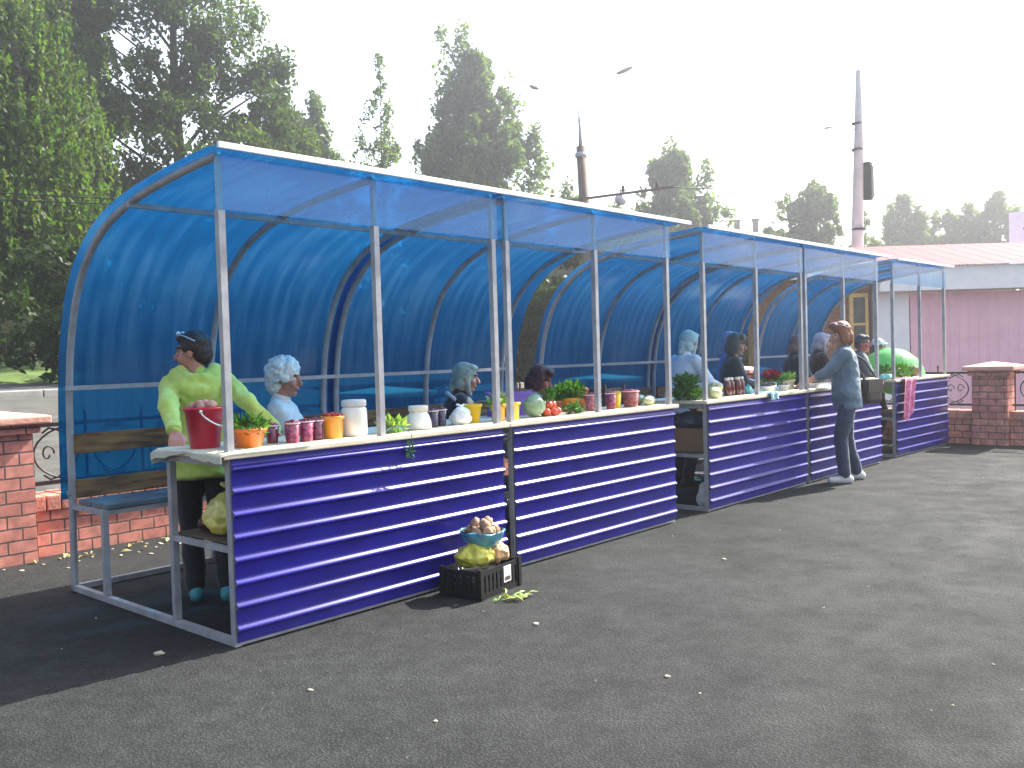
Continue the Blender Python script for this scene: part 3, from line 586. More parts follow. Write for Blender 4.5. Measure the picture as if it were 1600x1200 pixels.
def ik(a, b, l1, l2, pole):
    a = Vector(a); b = Vector(b); d = b-a; D = min(d.length, (l1+l2)*.995); dn = d.normalized(); b = a+dn*D
    x = (l1*l1-l2*l2+D*D)/(2*D); h = math.sqrt(max(0, l1*l1-x*x)); p = Vector(pole); p = (p-dn*p.dot(dn)).normalized()
    return a+dn*x+p*h, b
REM = lambda v, it=3, f=.5: [('REMESH', {'mode': 'VOXEL', 'voxel_size': v}), ('SMOOTH', {'iterations': it, 'factor': f})]
def person(label, x, y, rz, h=1.6, lean=0, side=0, sit=None, head_yaw=0, head_pitch=0, hands=(None, None), feet=None, top=None, pants=None, shoe=None, hair=None, scarf=None, skin=None,
           hood=False, bulk=1.0, z=0, extra=None, sleeves=1.0, group='people at the stalls', seed=0, pole=(.7, -.75, -.35), cuff=.93, fold=.011):
    s_ = h/1.62; t = thing('person', label, 'person', (x, y, z), rz, group); skin = skin or m_skin
    hz = (sit if sit else .87*s_); hip = Vector((0, 0, hz))
    tor = Matrix.Rotation(R(-lean), 3, 'X') @ Matrix.Rotation(R(side), 3, 'Y')       # lean forward about the hips
    P = lambda a, b, c: hip+tor @ (Vector((a, b, c))*s_)
    neck = P(0, -.005, .53); sho = {-1: P(-.165, 0, .455), 1: P(.165, 0, .455)}
    hR = Matrix.Rotation(R(head_yaw), 3, 'Z') @ Matrix.Rotation(R(-head_pitch-lean*.35), 3, 'X')
    hc = neck+tor @ Vector((0, .012*s_, .04*s_)) + hR @ Vector((0, .02*s_, .085*s_)); HS = 1.07; HP = lambda a, b, c: hc+hR @ (Vector((a, b, c))*s_*HS)
    b = MB(); bw = bulk
    arm = {}; leg = {}
    for i, sg in enumerate((-1, 1)):
        tg = hands[i]; tg = Vector(tg) if tg is not None else Vector((sg*.26*s_, .06, hz-.08))
        el, wr = ik(sho[sg], tg, .275*s_, .245*s_, Vector((sg*pole[0], pole[1], pole[2]))); arm[sg] = (el, wr)
        hj = hip+Vector((sg*.088*s_, 0, -.02))
        if sit: ft = Vector((sg*.1, .42*s_, .075)); 
        else: ft = Vector((sg*.09*s_, 0, .075))
        if feet: ft = Vector(feet[i])
        kn, an = ik(hj, ft, .402*s_, .388*s_, Vector((0, 1, .25 if sit else 0))); leg[sg] = (hj, kn, an)
    # body: one continuous surface
    TOR = [(-.06,.145,.10),(.0,.158,.108),(.07,.152,.105),(.14,.136,.097),(.2,.132,.096),(.27,.142,.102),(.34,.152,.106),(.40,.15,.098)]
    b.loft([[P(rx*bw*math.cos(a)*k, .004+ry*bw*math.sin(a)*k, c) for a in lin(0, 2*math.pi, 20)[:-1]] for c, rx, ry, k in [(-.1,.1,.07,1)]+[(*r_, 1) for r_ in TOR]+[(.46,.12,.075,1),(.49,.06,.05,1)]])
    b.capsule(P(-.12, -.005, .45), P(.12, -.005, .45), .06*s_, .06*s_); b.capsule(P(0, -.01, .44), neck+(hc-neck)*.5, .058*s_, .05*s_)
    for sg in (-1, 1):
        el, wr = arm[sg]; b.capsule(sho[sg], el, .048*s_, .037*s_); b.capsule(el, wr, .037*s_, .026*s_)
        hj, kn, an = leg[sg]; b.capsule(hj, kn, .08*s_, .052*s_); b.capsule(kn, an, .05*s_, .034*s_)
        fd = Vector((sg*.12, 1, 0)).normalized(); b.capsule(an+Vector((0,0,-.035))-fd*.02, an+fd*.13*s_+Vector((0,0,-.05)), .034*s_, .026*s_)
        d = (wr-el).normalized(); a_ = d.cross(Vector((0, 0, 1))); a_ = a_.normalized() if a_.length > .2 else Vector((1, 0, 0)); nrm = a_.cross(d).normalized(); nrm = nrm if nrm.z < 0 else -nrm
        # hand: palm, four fingers of different lengths bent at the knuckle, thumb from the side of the palm
        pc = wr+d*.045; 
        for k in (-1, -.33, .33, 1): b.capsule(wr+d*.012+a_*k*.016, wr+d*.085+a_*k*.031, .0125, .0115, 8)
        for k, fl in zip((-1, -.33, .33, 1), (.062, .074, .07, .054)):
            k1 = wr+d*.085+a_*k*.031; k2 = k1+(d*.9+nrm*.42+a_*k*.08).normalized()*fl*.55; k3 = k2+(d*.55+nrm*.84).normalized()*fl*.5
            b.capsule(k1, k2, .0105, .0095, 8); b.capsule(k2, k3, .0095, .008, 8)
        ts = -sg if True else sg; th0 = wr+d*.03+a_*(-sg)*.024*(1 if a_.x > 0 else -1); tdir = (d*.75+a_*(-sg)*(1 if a_.x > 0 else -1)*.65+nrm*.2).normalized()
        b.capsule(th0, th0+tdir*.035, .0125, .011, 8); b.capsule(th0+tdir*.035, th0+tdir*.035+(d*.9+nrm*.3).normalized()*.028, .011, .009, 8)
    # head with a face
    b.ball(HP(0, -.012, .025), (.073*s_, .092*s_, .088*s_), 18, rot=hR); b.ball(HP(0, .022, -.03), (.058*s_, .064*s_, .085*s_), 16, rot=hR)
    b.ball(HP(0, .058, -.088), (.026*s_, .022*s_, .022*s_), 10, rot=hR); b.capsule(HP(0, .083, .012), HP(0, .105, -.022), .009*s_, .0135*s_, 8)
    b.ball(HP(0, .1, -.028), (.018*s_, .012*s_, .011*s_), 8, rot=hR); b.capsule(HP(-.04, .072, .03), HP(.04, .072, .03), .012*s_, .012*s_, 8)
    b.capsule(HP(-.02, .082, -.058), HP(.02, .082, -.058), .0085*s_, .0085*s_, 8)
    for sg in (-1, 1): b.ball(HP(sg*.074, -.005, -.005), (.011*s_, .022*s_, .032*s_), 10, rot=hR); b.ball(HP(sg*.036, .062, -.03), (.024*s_, .022*s_, .025*s_), 10, rot=hR)
    inv = hR.inverted()
    def face(me):
        for f in me.polygons:
            q = inv @ (f.center-hc)/s_/HS
            if abs(q.x) < .08 and q.y > .04 and -.09 < q.z < .06:
                ex = abs(q.x)-.031; ez = q.z-.006
                if (ex/.015)**2+(ez/.0085)**2 < 1: f.material_index = 2 if ex*ex+ez*ez < .000055 else 1
                elif (q.x/.024)**2+((q.z+.059)/.0105)**2 < 1 and q.y > .07: f.material_index = 3
                elif abs(q.z-.0305-.004*math.cos(ex*90)) < .0055 and abs(ex) < .02: f.material_index = 4
    apply_mods('body', b, REM(.0065, 2, .45), [skin, m_eye, m_iris, m_lip, m_brow], t, face=face)
    # top garment
    j = MB(); q = .022
    GE = lambda c: q+.014*math.exp(-((c-.13)/.12)**2)+(.010 if c < .05 else 0)
    j.loft([[P((rx*bw+GE(c))*math.cos(a), .006+(ry*bw+GE(c))*math.sin(a), c) for a in lin(0, 2*math.pi, 24)[:-1]] for c, rx, ry in [(-.115,.12,.09),(-.11,.148,.10)]+TOR+[(.46,.12,.08),(.495,.06,.05)]])
    j.capsule(P(-.125, -.005, .445), P(.125, -.005, .445), .072*s_, .072*s_); j.capsule(P(0, -.012, .44), P(0, -.004, .505), .085*s_, .068*s_)
    for sg in (-1, 1):
        el, wr = arm[sg]; j.capsule(sho[sg], el, .066*s_*sleeves, .056*s_*sleeves); e2 = el.lerp(wr, cuff); j.capsule(el, e2, .056*s_*sleeves, .043*s_*sleeves)
    if hood:
        for rr, zz, th, dp in ((.125, .515, .043, .115), (.098, .545, .036, .075)):
            ring = [P(rr*math.cos(a), -.015-rr*1.05*math.sin(a), zz-dp*max(0, math.sin(a))**1.5) for a in lin(-.35, math.pi+.35, 14)]
            for p0, p1 in zip(ring, ring[1:]): j.capsule(p0, p1, th*s_, th*s_)
        j.loft([[P(rx*math.cos(a), -.105+ry*math.sin(a), c) for a in lin(0, 2*math.pi, 16)[:-1]] for c, rx, ry in ((.29,.03,.012),(.31,.07,.03),(.36,.11,.042),(.42,.13,.05),(.47,.12,.05),(.5,.08,.04))])
    apply_mods('jacket', j, REM(.0095, 5), [top], t, wrinkle=(fold, 8.5, seed))
    for sg in (-1, 1):
        el, wr = arm[sg]; c0 = el.lerp(wr, cuff); dd = (wr-el).normalized(); MB().tube([c0-dd*.03, c0+dd*.004, c0+dd*.018], [.047*s_*sleeves, .048*s_*sleeves, .044*s_*sleeves], 14).build('cuff', top, t)
    for sg in (-1, 1):
        MB().tube([P(sg*.17*bw+sg*.022, .05, .03), P(sg*.155*bw+sg*.022, .085, .10)], .006*s_, 5).build('pocket_seam', top, t)
    # trousers and shoes
    p = MB(); p.ball(P(0, 0, .0), ((.158*bw+.012)*s_, (.11*bw+.012)*s_, .12*s_), 14, rot=tor)
    for sg in (-1, 1):
        hj, kn, an = leg[sg]; p.capsule(hj, kn, .093*s_, .07*s_); p.capsule(kn, an+(kn-an)*.06, .07*s_, .062*s_)
    apply_mods('trousers', p, REM(.010, 3), [pants], t, wrinkle=(.009, 8, seed+5))
    for sg in (-1, 1):
        hj, kn, an = leg[sg]; fd = Vector((sg*.12, 1, 0)).normalized(); o_ = an-Vector((0, 0, an.z-.04 if an.z < .12 else .035))
        s2 = MB(); s2.capsule(o_-fd*.045, o_+fd*.135*s_-Vector((0,0,.006)), .045*s_, .036*s_); s2.capsule(o_+Vector((0,0,.02))-fd*.03, o_+Vector((0,0,.03))+fd*.02, .042*s_, .045*s_)
        s2.box((o_.x-.03, o_.y-.05, o_.z-.038), (o_.x+.03, o_.y+.06, o_.z-.03))
        apply_mods('shoe', s2, REM(.009, 2), [shoe], t)
    # hair or headscarf
    hb = MB(); g = random.Random(seed+3); mt = hair[1] if hair else None
    if hair:
        k = hair[0]
        if k == 'short':
            hb.ball(HP(0, -.022, .042), (.086*s_, .094*s_, .092*s_), 16, rot=hR); hb.ball(HP(0, -.055, -.01), (.076*s_, .062*s_, .075*s_), 12, rot=hR); hb.ball(HP(0, .04, .085), (.06*s_, .045*s_, .035*s_), 12, rot=hR)
            for sg in (-1, 1): hb.ball(HP(sg*.07, .0, .035), (.016*s_, .045*s_, .045*s_), 10, rot=hR)
        elif k == 'bob':
            hb.ball(HP(0, -.022, .045), (.094*s_, .1*s_, .098*s_), 16, rot=hR); hb.ball(HP(0, -.06, -.03), (.09*s_, .072*s_, .1*s_), 12, rot=hR); hb.ball(HP(.01, .045, .09), (.07*s_, .052*s_, .042*s_), 12, rot=hR)
            for sg in (-1, 1): hb.ball(HP(sg*.078, -.005, -.02), (.024*s_, .052*s_, .09*s_), 10, rot=hR)
        elif k == 'curly':
            hb.ball(HP(0, -.02, .05), (.105*s_, .11*s_, .10*s_), 16, rot=hR); hb.ball(HP(0, -.07, -.02), (.095*s_, .075*s_, .1*s_), 12, rot=hR)
            for _ in range(210):
                a = g.random()*6.3; e = g.uniform(-.5, 1.4); yy = .105*math.sin(a)*math.cos(e)-.025; zz = .04+.105*math.sin(e)
                if yy > .04 and zz < .07: continue
                hb.ball(HP(.108*math.cos(a)*math.cos(e), yy, zz), (.012+.011*g.random())*s_, 7)
        apply_mods('hair', hb, REM(.007, 2, .4), [mt], t, wrinkle=(.006, 38 if hair[0] == 'curly' else 24, seed))
    if scarf:
        hb = MB(); hb.ball(HP(0, -.028, .032), (.094*s_, .106*s_, .098*s_), 18, rot=hR); hb.ball(HP(0, -.042, -.035), (.084*s_, .08*s_, .082*s_), 14, rot=hR)
        hb.ball(HP(0, .035, .088), (.066*s_, .05*s_, .03*s_), 12, rot=hR)
        for sg in (-1, 1): hb.capsule(HP(sg*.072, .01, .03), HP(sg*.045, .035, -.115), .018*s_, .02*s_)
        hb.ball(HP(0, .045, -.125), (.03*s_, .02*s_, .02*s_), 10, rot=hR); hb.capsule(HP(0, -.09, -.05), HP(0, -.11, -.125), .05*s_, .022*s_)
        apply_mods('headscarf', hb, REM(.008, 3), [scarf], t, wrinkle=(.007, 16, seed))
    if extra: extra(t, P, HP, hR, s_)
    return t
def cloth(name, c, c2=None, sc=4, var=.15): return pm(name, c, .85, var, sc, c2, bump=.25, bscale=120, sheen=.25)
m_black = cloth('black_cloth', (.012, .012, .015)); m_navy = cloth('navy_cloth', (.014, .018, .035)); m_shoe_b = pm('dark_shoe', (.02, .018, .018), .5)
def sunglasses(t, P, HP, hR, s_):
    b = MB()
    for sg in (-1, 1): b.ball(HP(sg*.034, .058, .112), (.027*s_, .012*s_, .018*s_), 10, rot=hR); b.tube([HP(sg*.06, .05, .11), HP(sg*.09, .0, .09), HP(sg*.09, -.05, .06)], .004, 6)
    b.build('sunglasses', pm('pale_sunglasses', (.45, .52, .6), .15, .1), t)
person('woman in a lime green hooded jacket turning her dark haired head to the left', .37, .93, R(-29), 1.56, 6, 0, None, 70, 2, ((-.13, -.46, .995), (.42, -.12, .985)), ((-.06,.05,.075),(.12,-.02,.075)),
       cloth('lime_green_cloth', (.43, .55, .075), (.53, .65, .15), 5), m_black, pm('teal_shoe', (.05, .28, .30), .6), hair=('short', pm('dark_brown_hair', (.018, .009, .009), .45, .3, 40)), skin=m_skin2, hood=True, extra=sunglasses, seed=1, pole=(.25, -.9, -.2), bulk=1.0, sleeves=.92, fold=.02)
person('seated woman with a white curly perm and a white cardigan', 1.22, 1.42, R(-135), 1.6, 4, 0, .63, -10, 4, ((-.12,.36,.72),(.14,.36,.72)),
       None, cloth('white_cardigan', (.66, .69, .70), (.76, .80, .80)), m_navy, m_shoe_b, hair=('curly', pm('white_hair', (.80, .84, .82), .6, .15, 30)), skin=m_skin2, seed=2)
def collar(t, P, HP, hR, s_):
    MB().tube([P(-.19,-.06,.46), P(-.1,-.115,.49), P(.02,-.12,.5), P(.12,-.1,.48), P(.19,-.05,.45)], .016*s_, 8).build('collar', cloth('white_trim', (.7, .74, .78)), t)
person('seated woman in a pale green headscarf and dark navy jacket with white shoulder trim', 2.83, 1.38, R(-128), 1.53, 12, 0, .62, -12, 6, ((-.1,.36,.76),(.16,.38,.76)), None, m_navy, m_black, m_shoe_b,
       scarf=cloth('pale_green_scarf', (.50, .62, .55), (.20, .28, .24), 9), skin=m_skin, extra=collar, bulk=1.12, seed=3)
person('bent woman with dark maroon hair and a ruddy face behind the purple crate', 3.42, 1.24, R(-125), 1.52, 24, 0, .62, -20, 14, ((-.12,.4,.86),(.16,.42,.84)), None, cloth('white_navy_top', (.05, .05, .10), (.5, .5, .55), 3), m_black, m_shoe_b,
       hair=('bob', pm('maroon_hair', (.06, .012, .018), .5, .3, 40)), skin=pm('red_face', (.42, .13, .11), .55, .1), seed=4)
def vest(t, P, HP, hR, s_):
    b = MB(); b.ball(P(.0, .085, .27), (.145*s_, .07*s_, .2*s_), 14); apply_mods('vest', b, REM(.012, 2), [m_navy], t)
person('standing woman in a pale turquoise headscarf and white jacket over a dark vest', 5.78, 1.02, R(-108), 1.58, 10, 0, None, 6, 14, ((-.05,.36,1.0),(.22,.34,1.0)), None, cloth('white_jacket', (.68, .71, .76), (.78, .80, .84)), m_navy, m_shoe_b,
       scarf=cloth('pale_turquoise_scarf', (.36, .52, .54), (.46, .60, .60)), extra=vest, skin=m_skin2, bulk=1.15, seed=5)
def olive(t, P, HP, hR, s_):
    b = MB(); b.ball(P(.02, .06, .36), (.13*s_, .085*s_, .12*s_), 14); apply_mods('shawl', b, REM(.012, 2), [cloth('olive_shawl', (.17, .17, .03), (.24, .22, .05))], t, wrinkle=(.012, 12, 2))
person('woman with grey brown hair and an olive shawl behind the juice bottles', 6.72, .98, R(-140), 1.53, 6, 0, None, -14, 8, ((-.1,.32,.98),(.15,.32,.98)), None, cloth('dark_olive_jacket', (.045, .05, .045)), m_black, m_shoe_b,
       hair=('bob', pm('grey_brown_hair', (.13, .11, .10), .6, .3, 30)), skin=m_skin, extra=olive, seed=6)
person('woman in a lilac blue headscarf and bright blue jacket standing farther back', 7.35, 1.36, R(-145), 1.57, 4, 0, None, -10, 4, ((-.12,.3,.98),(.16,.3,.98)), None, cloth('blue_jacket', (.17, .24, .62), (.24, .32, .72)), m_navy, m_shoe_b,
       scarf=cloth('lilac_blue_scarf', (.34, .38, .60), (.5, .54, .72)), skin=m_skin2, seed=7)
person('woman in a brown maroon headscarf and near black coat behind the red flowers', 8.26, .99, R(-135), 1.52, 8, 0, None, -14, 12, ((-.1,.34,.98),(.15,.34,.98)), None, cloth('near_black_coat', (.012, .028, .032)), m_black, m_shoe_b,
       scarf=cloth('brown_maroon_scarf', (.16, .085, .085), (.26, .16, .15)), skin=m_skin2, bulk=1.12, seed=8)
def front(t, P, HP, hR, s_):
    b = MB(); b.ball(P(-.02, .075, .25), (.1*s_, .07*s_, .22*s_), 14); apply_mods('apron', b, REM(.012, 2), [cloth('ochre_apron', (.18, .11, .04), (.26, .17, .07))], t)
person('woman in a pale lilac headscarf and dark brown coat facing the customer', 8.98, .98, R(-138), 1.54, 6, 0, None, -14, 8, ((-.1,.34,.98),(.15,.34,.98)), None, cloth('dark_brown_coat', (.05, .028, .024)), m_black, m_shoe_b,
       scarf=cloth('pale_lilac_scarf', (.42, .40, .50), (.58, .56, .66)), skin=m_skin, extra=front, seed=9)
person('woman with dark grey hair half hidden behind the customer', 10.28, .95, R(-150), 1.51, 4, 0, None, -16, 6, ((-.1,.32,.98),(.15,.32,.98)), None, cloth('mid_grey_coat', (.16, .17, .20)), m_black, m_shoe_b,
       hair=('short', pm('dark_grey_hair', (.075, .08, .09), .6, .3, 30)), skin=pm('red_face', (.42, .13, .11)), seed=10)
person('small person in a grey top and white cap next to the green umbrella', 10.76, .88, R(-150), 1.44, 2, 0, None, 0, 2, ((-.1,.32,.98),(.15,.32,.98)), None, cloth('pale_grey_top', (.28, .27, .31)), m_black, m_shoe_b,
       hair=('short', pm('grey_hair', (.10, .09, .09), .6)), extra=lambda t, P, HP, hR, s_: (lambda b: apply_mods('cap', b, REM(.009, 2), [cloth('white_cap', (.72, .80, .82))], t))(MB().ball(HP(0, -.015, .06), (.1*s_, .105*s_, .085*s_), 14, rot=hR).ball(HP(0, .07, .06), (.07*s_, .06*s_, .018*s_), 12, rot=hR)), seed=11)
def cust(t, P, HP, hR, s_):
    sunglasses(t, P, HP, hR, s_)
    MB().tube([P(-.12,.1,.44), P(-.09,.03,.515), P(-.07,-.06,.5)], .022, 8).build('collar', MATS['denim_jacket'], t)
person('customer in a grey blue jacket, jeans and white shoes leaning on the counter', 6.90, -.27, R(28), 1.60, 3, 0, None, 22, 6, ((-.05,.42,1.02),(.16,.37,1.03)), ((-.17,.06,.075),(.15,-.09,.075)),
       cloth('denim_jacket', (.10, .17, .235), (.16, .235, .30), 9), cloth('dark_jeans', (.016, .034, .075), (.032, .054, .11), 9), pm('white_shoe', (.72, .70, .66), .55, .1), hair=('bob', pm('auburn_hair', (.24, .085, .035), .45, .35, 40)), extra=cust, skin=m_skin, bulk=1.05, cuff=.35, fold=.017, seed=12, group='people at the stalls')
sb = thing('shoulder_bag', 'dark brown shoulder bag on a strap at the back of the customer', 'bag', (7.13, -.42, .78), R(-15))
b_ = MB().box((-.13, -.058, 0), (.13, .055, .27), 0, .05); bo = b_.build('pouch', pm('dark_brown_leather', (.035, .024, .022), .4, .2, 8), sb)
MB().box((-.12, -.064, .12), (.12, -.056, .26), 0, .003).build('flap', pm('bag_flap_leather', (.05, .035, .03), .4, .2, 8), sb)
MB().tube([(-.1, 0, .26), (-.14, .12, .48), (-.13, .2, .58), (-.05, .22, .56), (.04, .1, .45), (.1, 0, .26)], .011, 6).build('strap', m_black, sb)

# ------------------------------------------------------------------ goods on the counters
ZT = .9575
def plastic(name, c, rough=.3, trans=0): return pm(name, c, rough, .05, 6, spec=.5, coat=.2, trans=trans)
def leaves(mb, c, r, n, l, seed=0, flat=.8, up=.4):
    g = random.Random(seed); c = Vector(c); r = Vector(r)
    for _ in range(n):
        u = Vector((g.gauss(0,1), g.gauss(0,1), g.gauss(0,1))).normalized(); k = g.random()**.5
        p = c+Vector((u.x*r.x, u.y*r.y, u.z*r.z))*k; d = (u+Vector((0,0,up))+Vector((g.gauss(0,.4),g.gauss(0,.4),g.gauss(0,.4)))).normalized()
        mb.leaf(p, d, l*g.uniform(.6, 1.3), l*g.uniform(.35, .6)*flat, up=g.uniform(0, 6.3), bend=g.uniform(-.2, .4))
    return mb
m_herb = leaf_mat('herb_leaves', (.05, .15, .025), (.12, .28, .05), .3, .45, .4); m_dill = leaf_mat('dill_fronds', (.03, .10, .02), (.08, .19, .045), .3, .5, .4)
m_lett = leaf_mat('lettuce_leaves', (.20, .36, .07), (.38, .52, .18), .35, .4, .3); m_white_p = plastic('white_plastic', (.78, .78, .74)); m_stem = pm('herb_stems', (.14, .24, .06), .6)
def bucket(label, x, y, rt, rb, h, mat_, fill=None, fillmat=None, handle=True, name='plastic_bucket', group=None, rz=0, cat='bucket', drop=.25):
    t = thing(name, label, cat, (x, y, ZT), rz, group)
    MB().lathe([(0,.003),(rb,.0),(rb+.003,.004),(rt-.004,h-.02),(rt+.004,h-.018),(rt+.006,h-.004),(rt+.002,h),(rt-.003,h-.003),(rt-.008,h-.03),(rb-.004,.012),(0,.01)], n=32).build('body', mat_, t)
    if handle:
        hb = MB(); pts = [Vector((rt*1.02*math.cos(a), -rt*.55*math.sin(a)-.012, h-.02-rt*1.5*drop*4*.42*math.sin(a))) for a in lin(0, math.pi, 16)]
        pts = [Vector((p.x, -math.sqrt(max(0, (rt*1.06)**2-p.x**2))*.98-.004, p.z)) for p in pts]
        hb.tube(pts, .0042, 6).ball(pts[0], .009, 8).ball(pts[-1], .009, 8).build('handle', m_white_p, t)
    if fill:
        g = random.Random(int(x*100)); f = MB()
        if fill == 'berries':
            for _ in range(110): a = g.random()*6.3; q = rt*.86*math.sqrt(g.random()); f.ball((q*math.cos(a), q*math.sin(a), h-.016+.016*g.random()+.02*(1-q/rt)), .009*g.uniform(.8,1.3), 7)
        elif fill == 'big':
            for k in range(9): a = k*2.4; q = rt*.62*math.sqrt((k+.3)/9); f.ball((q*math.cos(a), q*math.sin(a), h-.012+.012*g.random()+.02*(1-q/rt)), (.03,.026,.024), 10, lump=.25, seed=k)
        elif fill == 'green': leaves(f, (0,0,h+.01), (rt*1.05, rt*1.05, .035), 130, .055, int(x*50))
        f.build('filling', fillmat, t)
    return t
m_red = plastic('red_bucket_plastic', (.48, .006, .03)); m_orange = plastic('orange_plastic', (.72, .17, .012)); m_yel = plastic('yellow_plastic', (.82, .54, .012)); m_oy = plastic('amber_plastic', (.80, .32, .02))
m_berry = pm('dark_red_berries', (.16, .008, .03), .3, .4, 30, (.30, .02, .07), coat=.4); m_cherry = pm('black_cherries', (.05, .008, .012), .3, .4, 30, coat=.4); m_potato = pm('potato_skin', (.36, .20, .12), .75, .25, 12, (.46, .28, .17), bump=.25)
m_pot2 = pm('pale_new_potatoes', (.46, .22, .17), .7, .2, 12)
bucket('big red bucket with a hanging white handle, full of new potatoes', .06, .33, .10, .072, .215, m_red, 'big', m_pot2, rz=R(35), drop=.33)
go = thing('goblet', 'small orange red goblet beside the big red bucket', 'goblet', (.155, .20, ZT))
MB().lathe([(0,0),(.024,.002),(.022,.008),(.006,.014),(.005,.045),(.018,.058),(.027,.09),(.024,.088),(.014,.06),(0,.056)], n=18).build('bowl', plastic('coral_plastic', (.85, .20, .07)), go)
bucket('orange bowl heaped with dark green leaves behind the front corner post', .19, .12, .085, .055, .10, m_orange, 'green', m_herb, False, 'plastic_bowl', cat='bowl')
def cup(label, x, y, r, h, fillmat, tint, group, top=None):
    t = thing('berry_cup', label, 'cup', (x, y, ZT), 0, group); r0 = r*.78
    MB().lathe([(r*.98, h-.006),(r*1.06, h-.005),(r*1.08, h),(r*.97, h+.001),(r*.95,h-.004)], n=24).build('rim', tint, t)
    MB().lathe([(0,.001),(r0,0),(r0+.001,.003),(r, h-.004)], n=24).build('body', fillmat, t)
    f = MB(); g = random.Random(int(x*977))
    for _ in range(48): a = g.random()*6.3; q = r*.86*math.sqrt(g.random()); f.ball((q*math.cos(a), q*math.sin(a), h-.006+.012*(1-q/r)+.006*g.random()), .0085*g.uniform(.8,1.2), 7)
    f.build('berries', top or m_berry, t); return t
m_cl = pm('clear_rim', (.75, .62, .66), .2, .05); m_bw = pm('berries_behind_cup', (.20, .015, .055), .15, .6, 70, (.42, .06, .15), coat=.6); m_bd = pm('dark_berries_behind_cup', (.10, .012, .04), .15, .6, 70, (.25, .03, .09), coat=.6); m_bp = pm('currants_behind_cup', (.012, .01, .03), .15, .6, 60, (.05, .035, .09), coat=.6)
m_pkw = pm('pink_berries_behind_cup', (.42, .09, .12), .15, .4, 60, (.60, .22, .25), coat=.6)
G1 = 'berry cups on the nearest counter'
cup('small dark berry cup next to the orange bowl, leftmost of the four', .385, .21, .036, .098, m_bd, m_cl, G1); cup('red berry cup, second of the four from the orange bowl', .455, .13, .042, .108, m_bw, m_cl, G1)
cup('purple red berry cup, third of the four from the orange bowl', .552, .14, .042, .110, m_bw, m_cl, G1); cup('dark red berry cup touching the amber tub', .642, .17, .041, .108, m_bd, m_cl, G1)
bucket('amber orange tub with red fruit between berry cups and white canister', .745, .16, .062, .050, .125, m_oy, 'berries', pm('red_fruit', (.45, .03, .015), .3, .2), False, 'plastic_tub', cat='tub')
can = thing('milk_canister', 'tall white plastic canister with a wide screw lid', 'canister', (.905, .17, ZT))
MB().lathe([(0,0),(.068,.002),(.074,.01),(.074,.142),(.071,.155),(.062,.166),(.060,.17)], n=32).build('body', m_white_p, can)
MB().lathe([(.058,.168),(.070,.17),(.071,.174),(.071,.198),(.066,.206),(.03,.208),(0,.207)], n=32).build('lid', pm('grey_white_lid', (.62, .63, .64), .4, .06), can)
def bunch(label, x, y, z, r, n, l, mt, name='herb_bunch', stems=12, cat='herbs', group=None, seed=1, up=.5, lay=None):
    t = thing(name, label, cat, (x, y, z), 0, group); b = MB(); leaves(b, (0, 0, r[2]), r, n, l, seed, up=up); b.build('leaves', mt, t)
    g = random.Random(seed); s_ = MB()
    for _ in range(stems):
        a = g.random()*6.3; d = Vector((math.cos(a)*r[0]*.7, math.sin(a)*r[1]*.7, r[2]*(1+.6*g.random()))); p0 = Vector((d.x*.15, d.y*.15, .004)) if not lay else Vector((lay*r[0], g.gauss(0, .012), .012+.01*g.random()))
        s_.tube([p0, (p0+d)*.5+Vector((0,0,.01)), d], .0026, 5)
    s_.build('stems', m_stem, t); return t
bunch('loose lettuce and dill lying right of the second post of the nearest stall', 1.15, .12, ZT, (.085,.06,.04), 130, .05, m_lett, 'lettuce_bunch', 14, 'greens', seed=4, lay=-1)
sp = MB(); leaves(sp, (0,0,-.05), (.022,.008,.05), 26, .035, 9, up=-.3); sp.tube([(0,.02,.065),(0,-.012,.055),(.004,-.012,0),(-.004,-.008,-.08)], .0024, 5)
tag(sp.build('leaf_sprig', m_dill, loc=(1.12, -.062, .905)), 'small green sprig hanging over the front edge of the nearest counter', 'sprig')
ur = thing('white_jug', 'squat white plastic jug with a narrow neck', 'jug', (1.38, .15, ZT))
MB().lathe([(0,0),(.076,.002),(.08,.01),(.078,.045),(.066,.085),(.055,.1),(.053,.112)], n=32).build('body', m_white_p, ur)
MB().lathe([(.05,.11),(.060,.112),(.061,.14),(.056,.145),(0,.144)], n=32).build('lid', pm('cream_lid', (.72, .68, .58), .4), ur)
G2 = 'dark currant cups by the white bag'
cup('dark purple currant cup beside the squat white jug', 1.535, .19, .038, .104, m_bp, m_cl, G2, m_cherry); cup('dark purple currant cup touching the white bag', 1.635, .22, .038, .104, m_bp, m_cl, G2, m_cherry)
def bag(name, label, cat, x, y, z, sz, mt, seed=0, knot=True, group=None):
    t = thing(name, label, cat, (x, y, z), 0, group); b = MB(); a, c, h = sz; g = random.Random(seed)
    b.ball((0, 0, h*.4), (a, c, h*.42), 14, lump=.3, seed=seed); b.ball((a*.35, 0, h*.3), (a*.65, c*.9, h*.32), 12, lump=.3, seed=seed+1); b.ball((-a*.4, .01, h*.28), (a*.6, c*.9, h*.3), 12, lump=.3, seed=seed+2)
    if knot:
        b.capsule((0,0,h*.7), (g.uniform(-.01,.01), 0, h*.92), a*.3, a*.12); 
        for s_ in (-1, 1): b.capsule((0,0,h*.88), (s_*a*.42, g.uniform(-.02,.02), h*1.0), a*.12, a*.07)
    apply_mods('body', b, REM(max(.005, a*.05), 2), [mt], t, wrinkle=(a*.12, 1.6/a, seed)); return t
m_whitebag = pm('white_film', (.72, .76, .78), .3, .1, 10, coat=.3)
bag('plastic_bag', 'knotted white plastic bag next to the currant cups', 'bag', 1.765, .17, ZT, (.075,.055,.13), m_whitebag, 3)
G3 = 'small yellow buckets at the joint of two stalls'
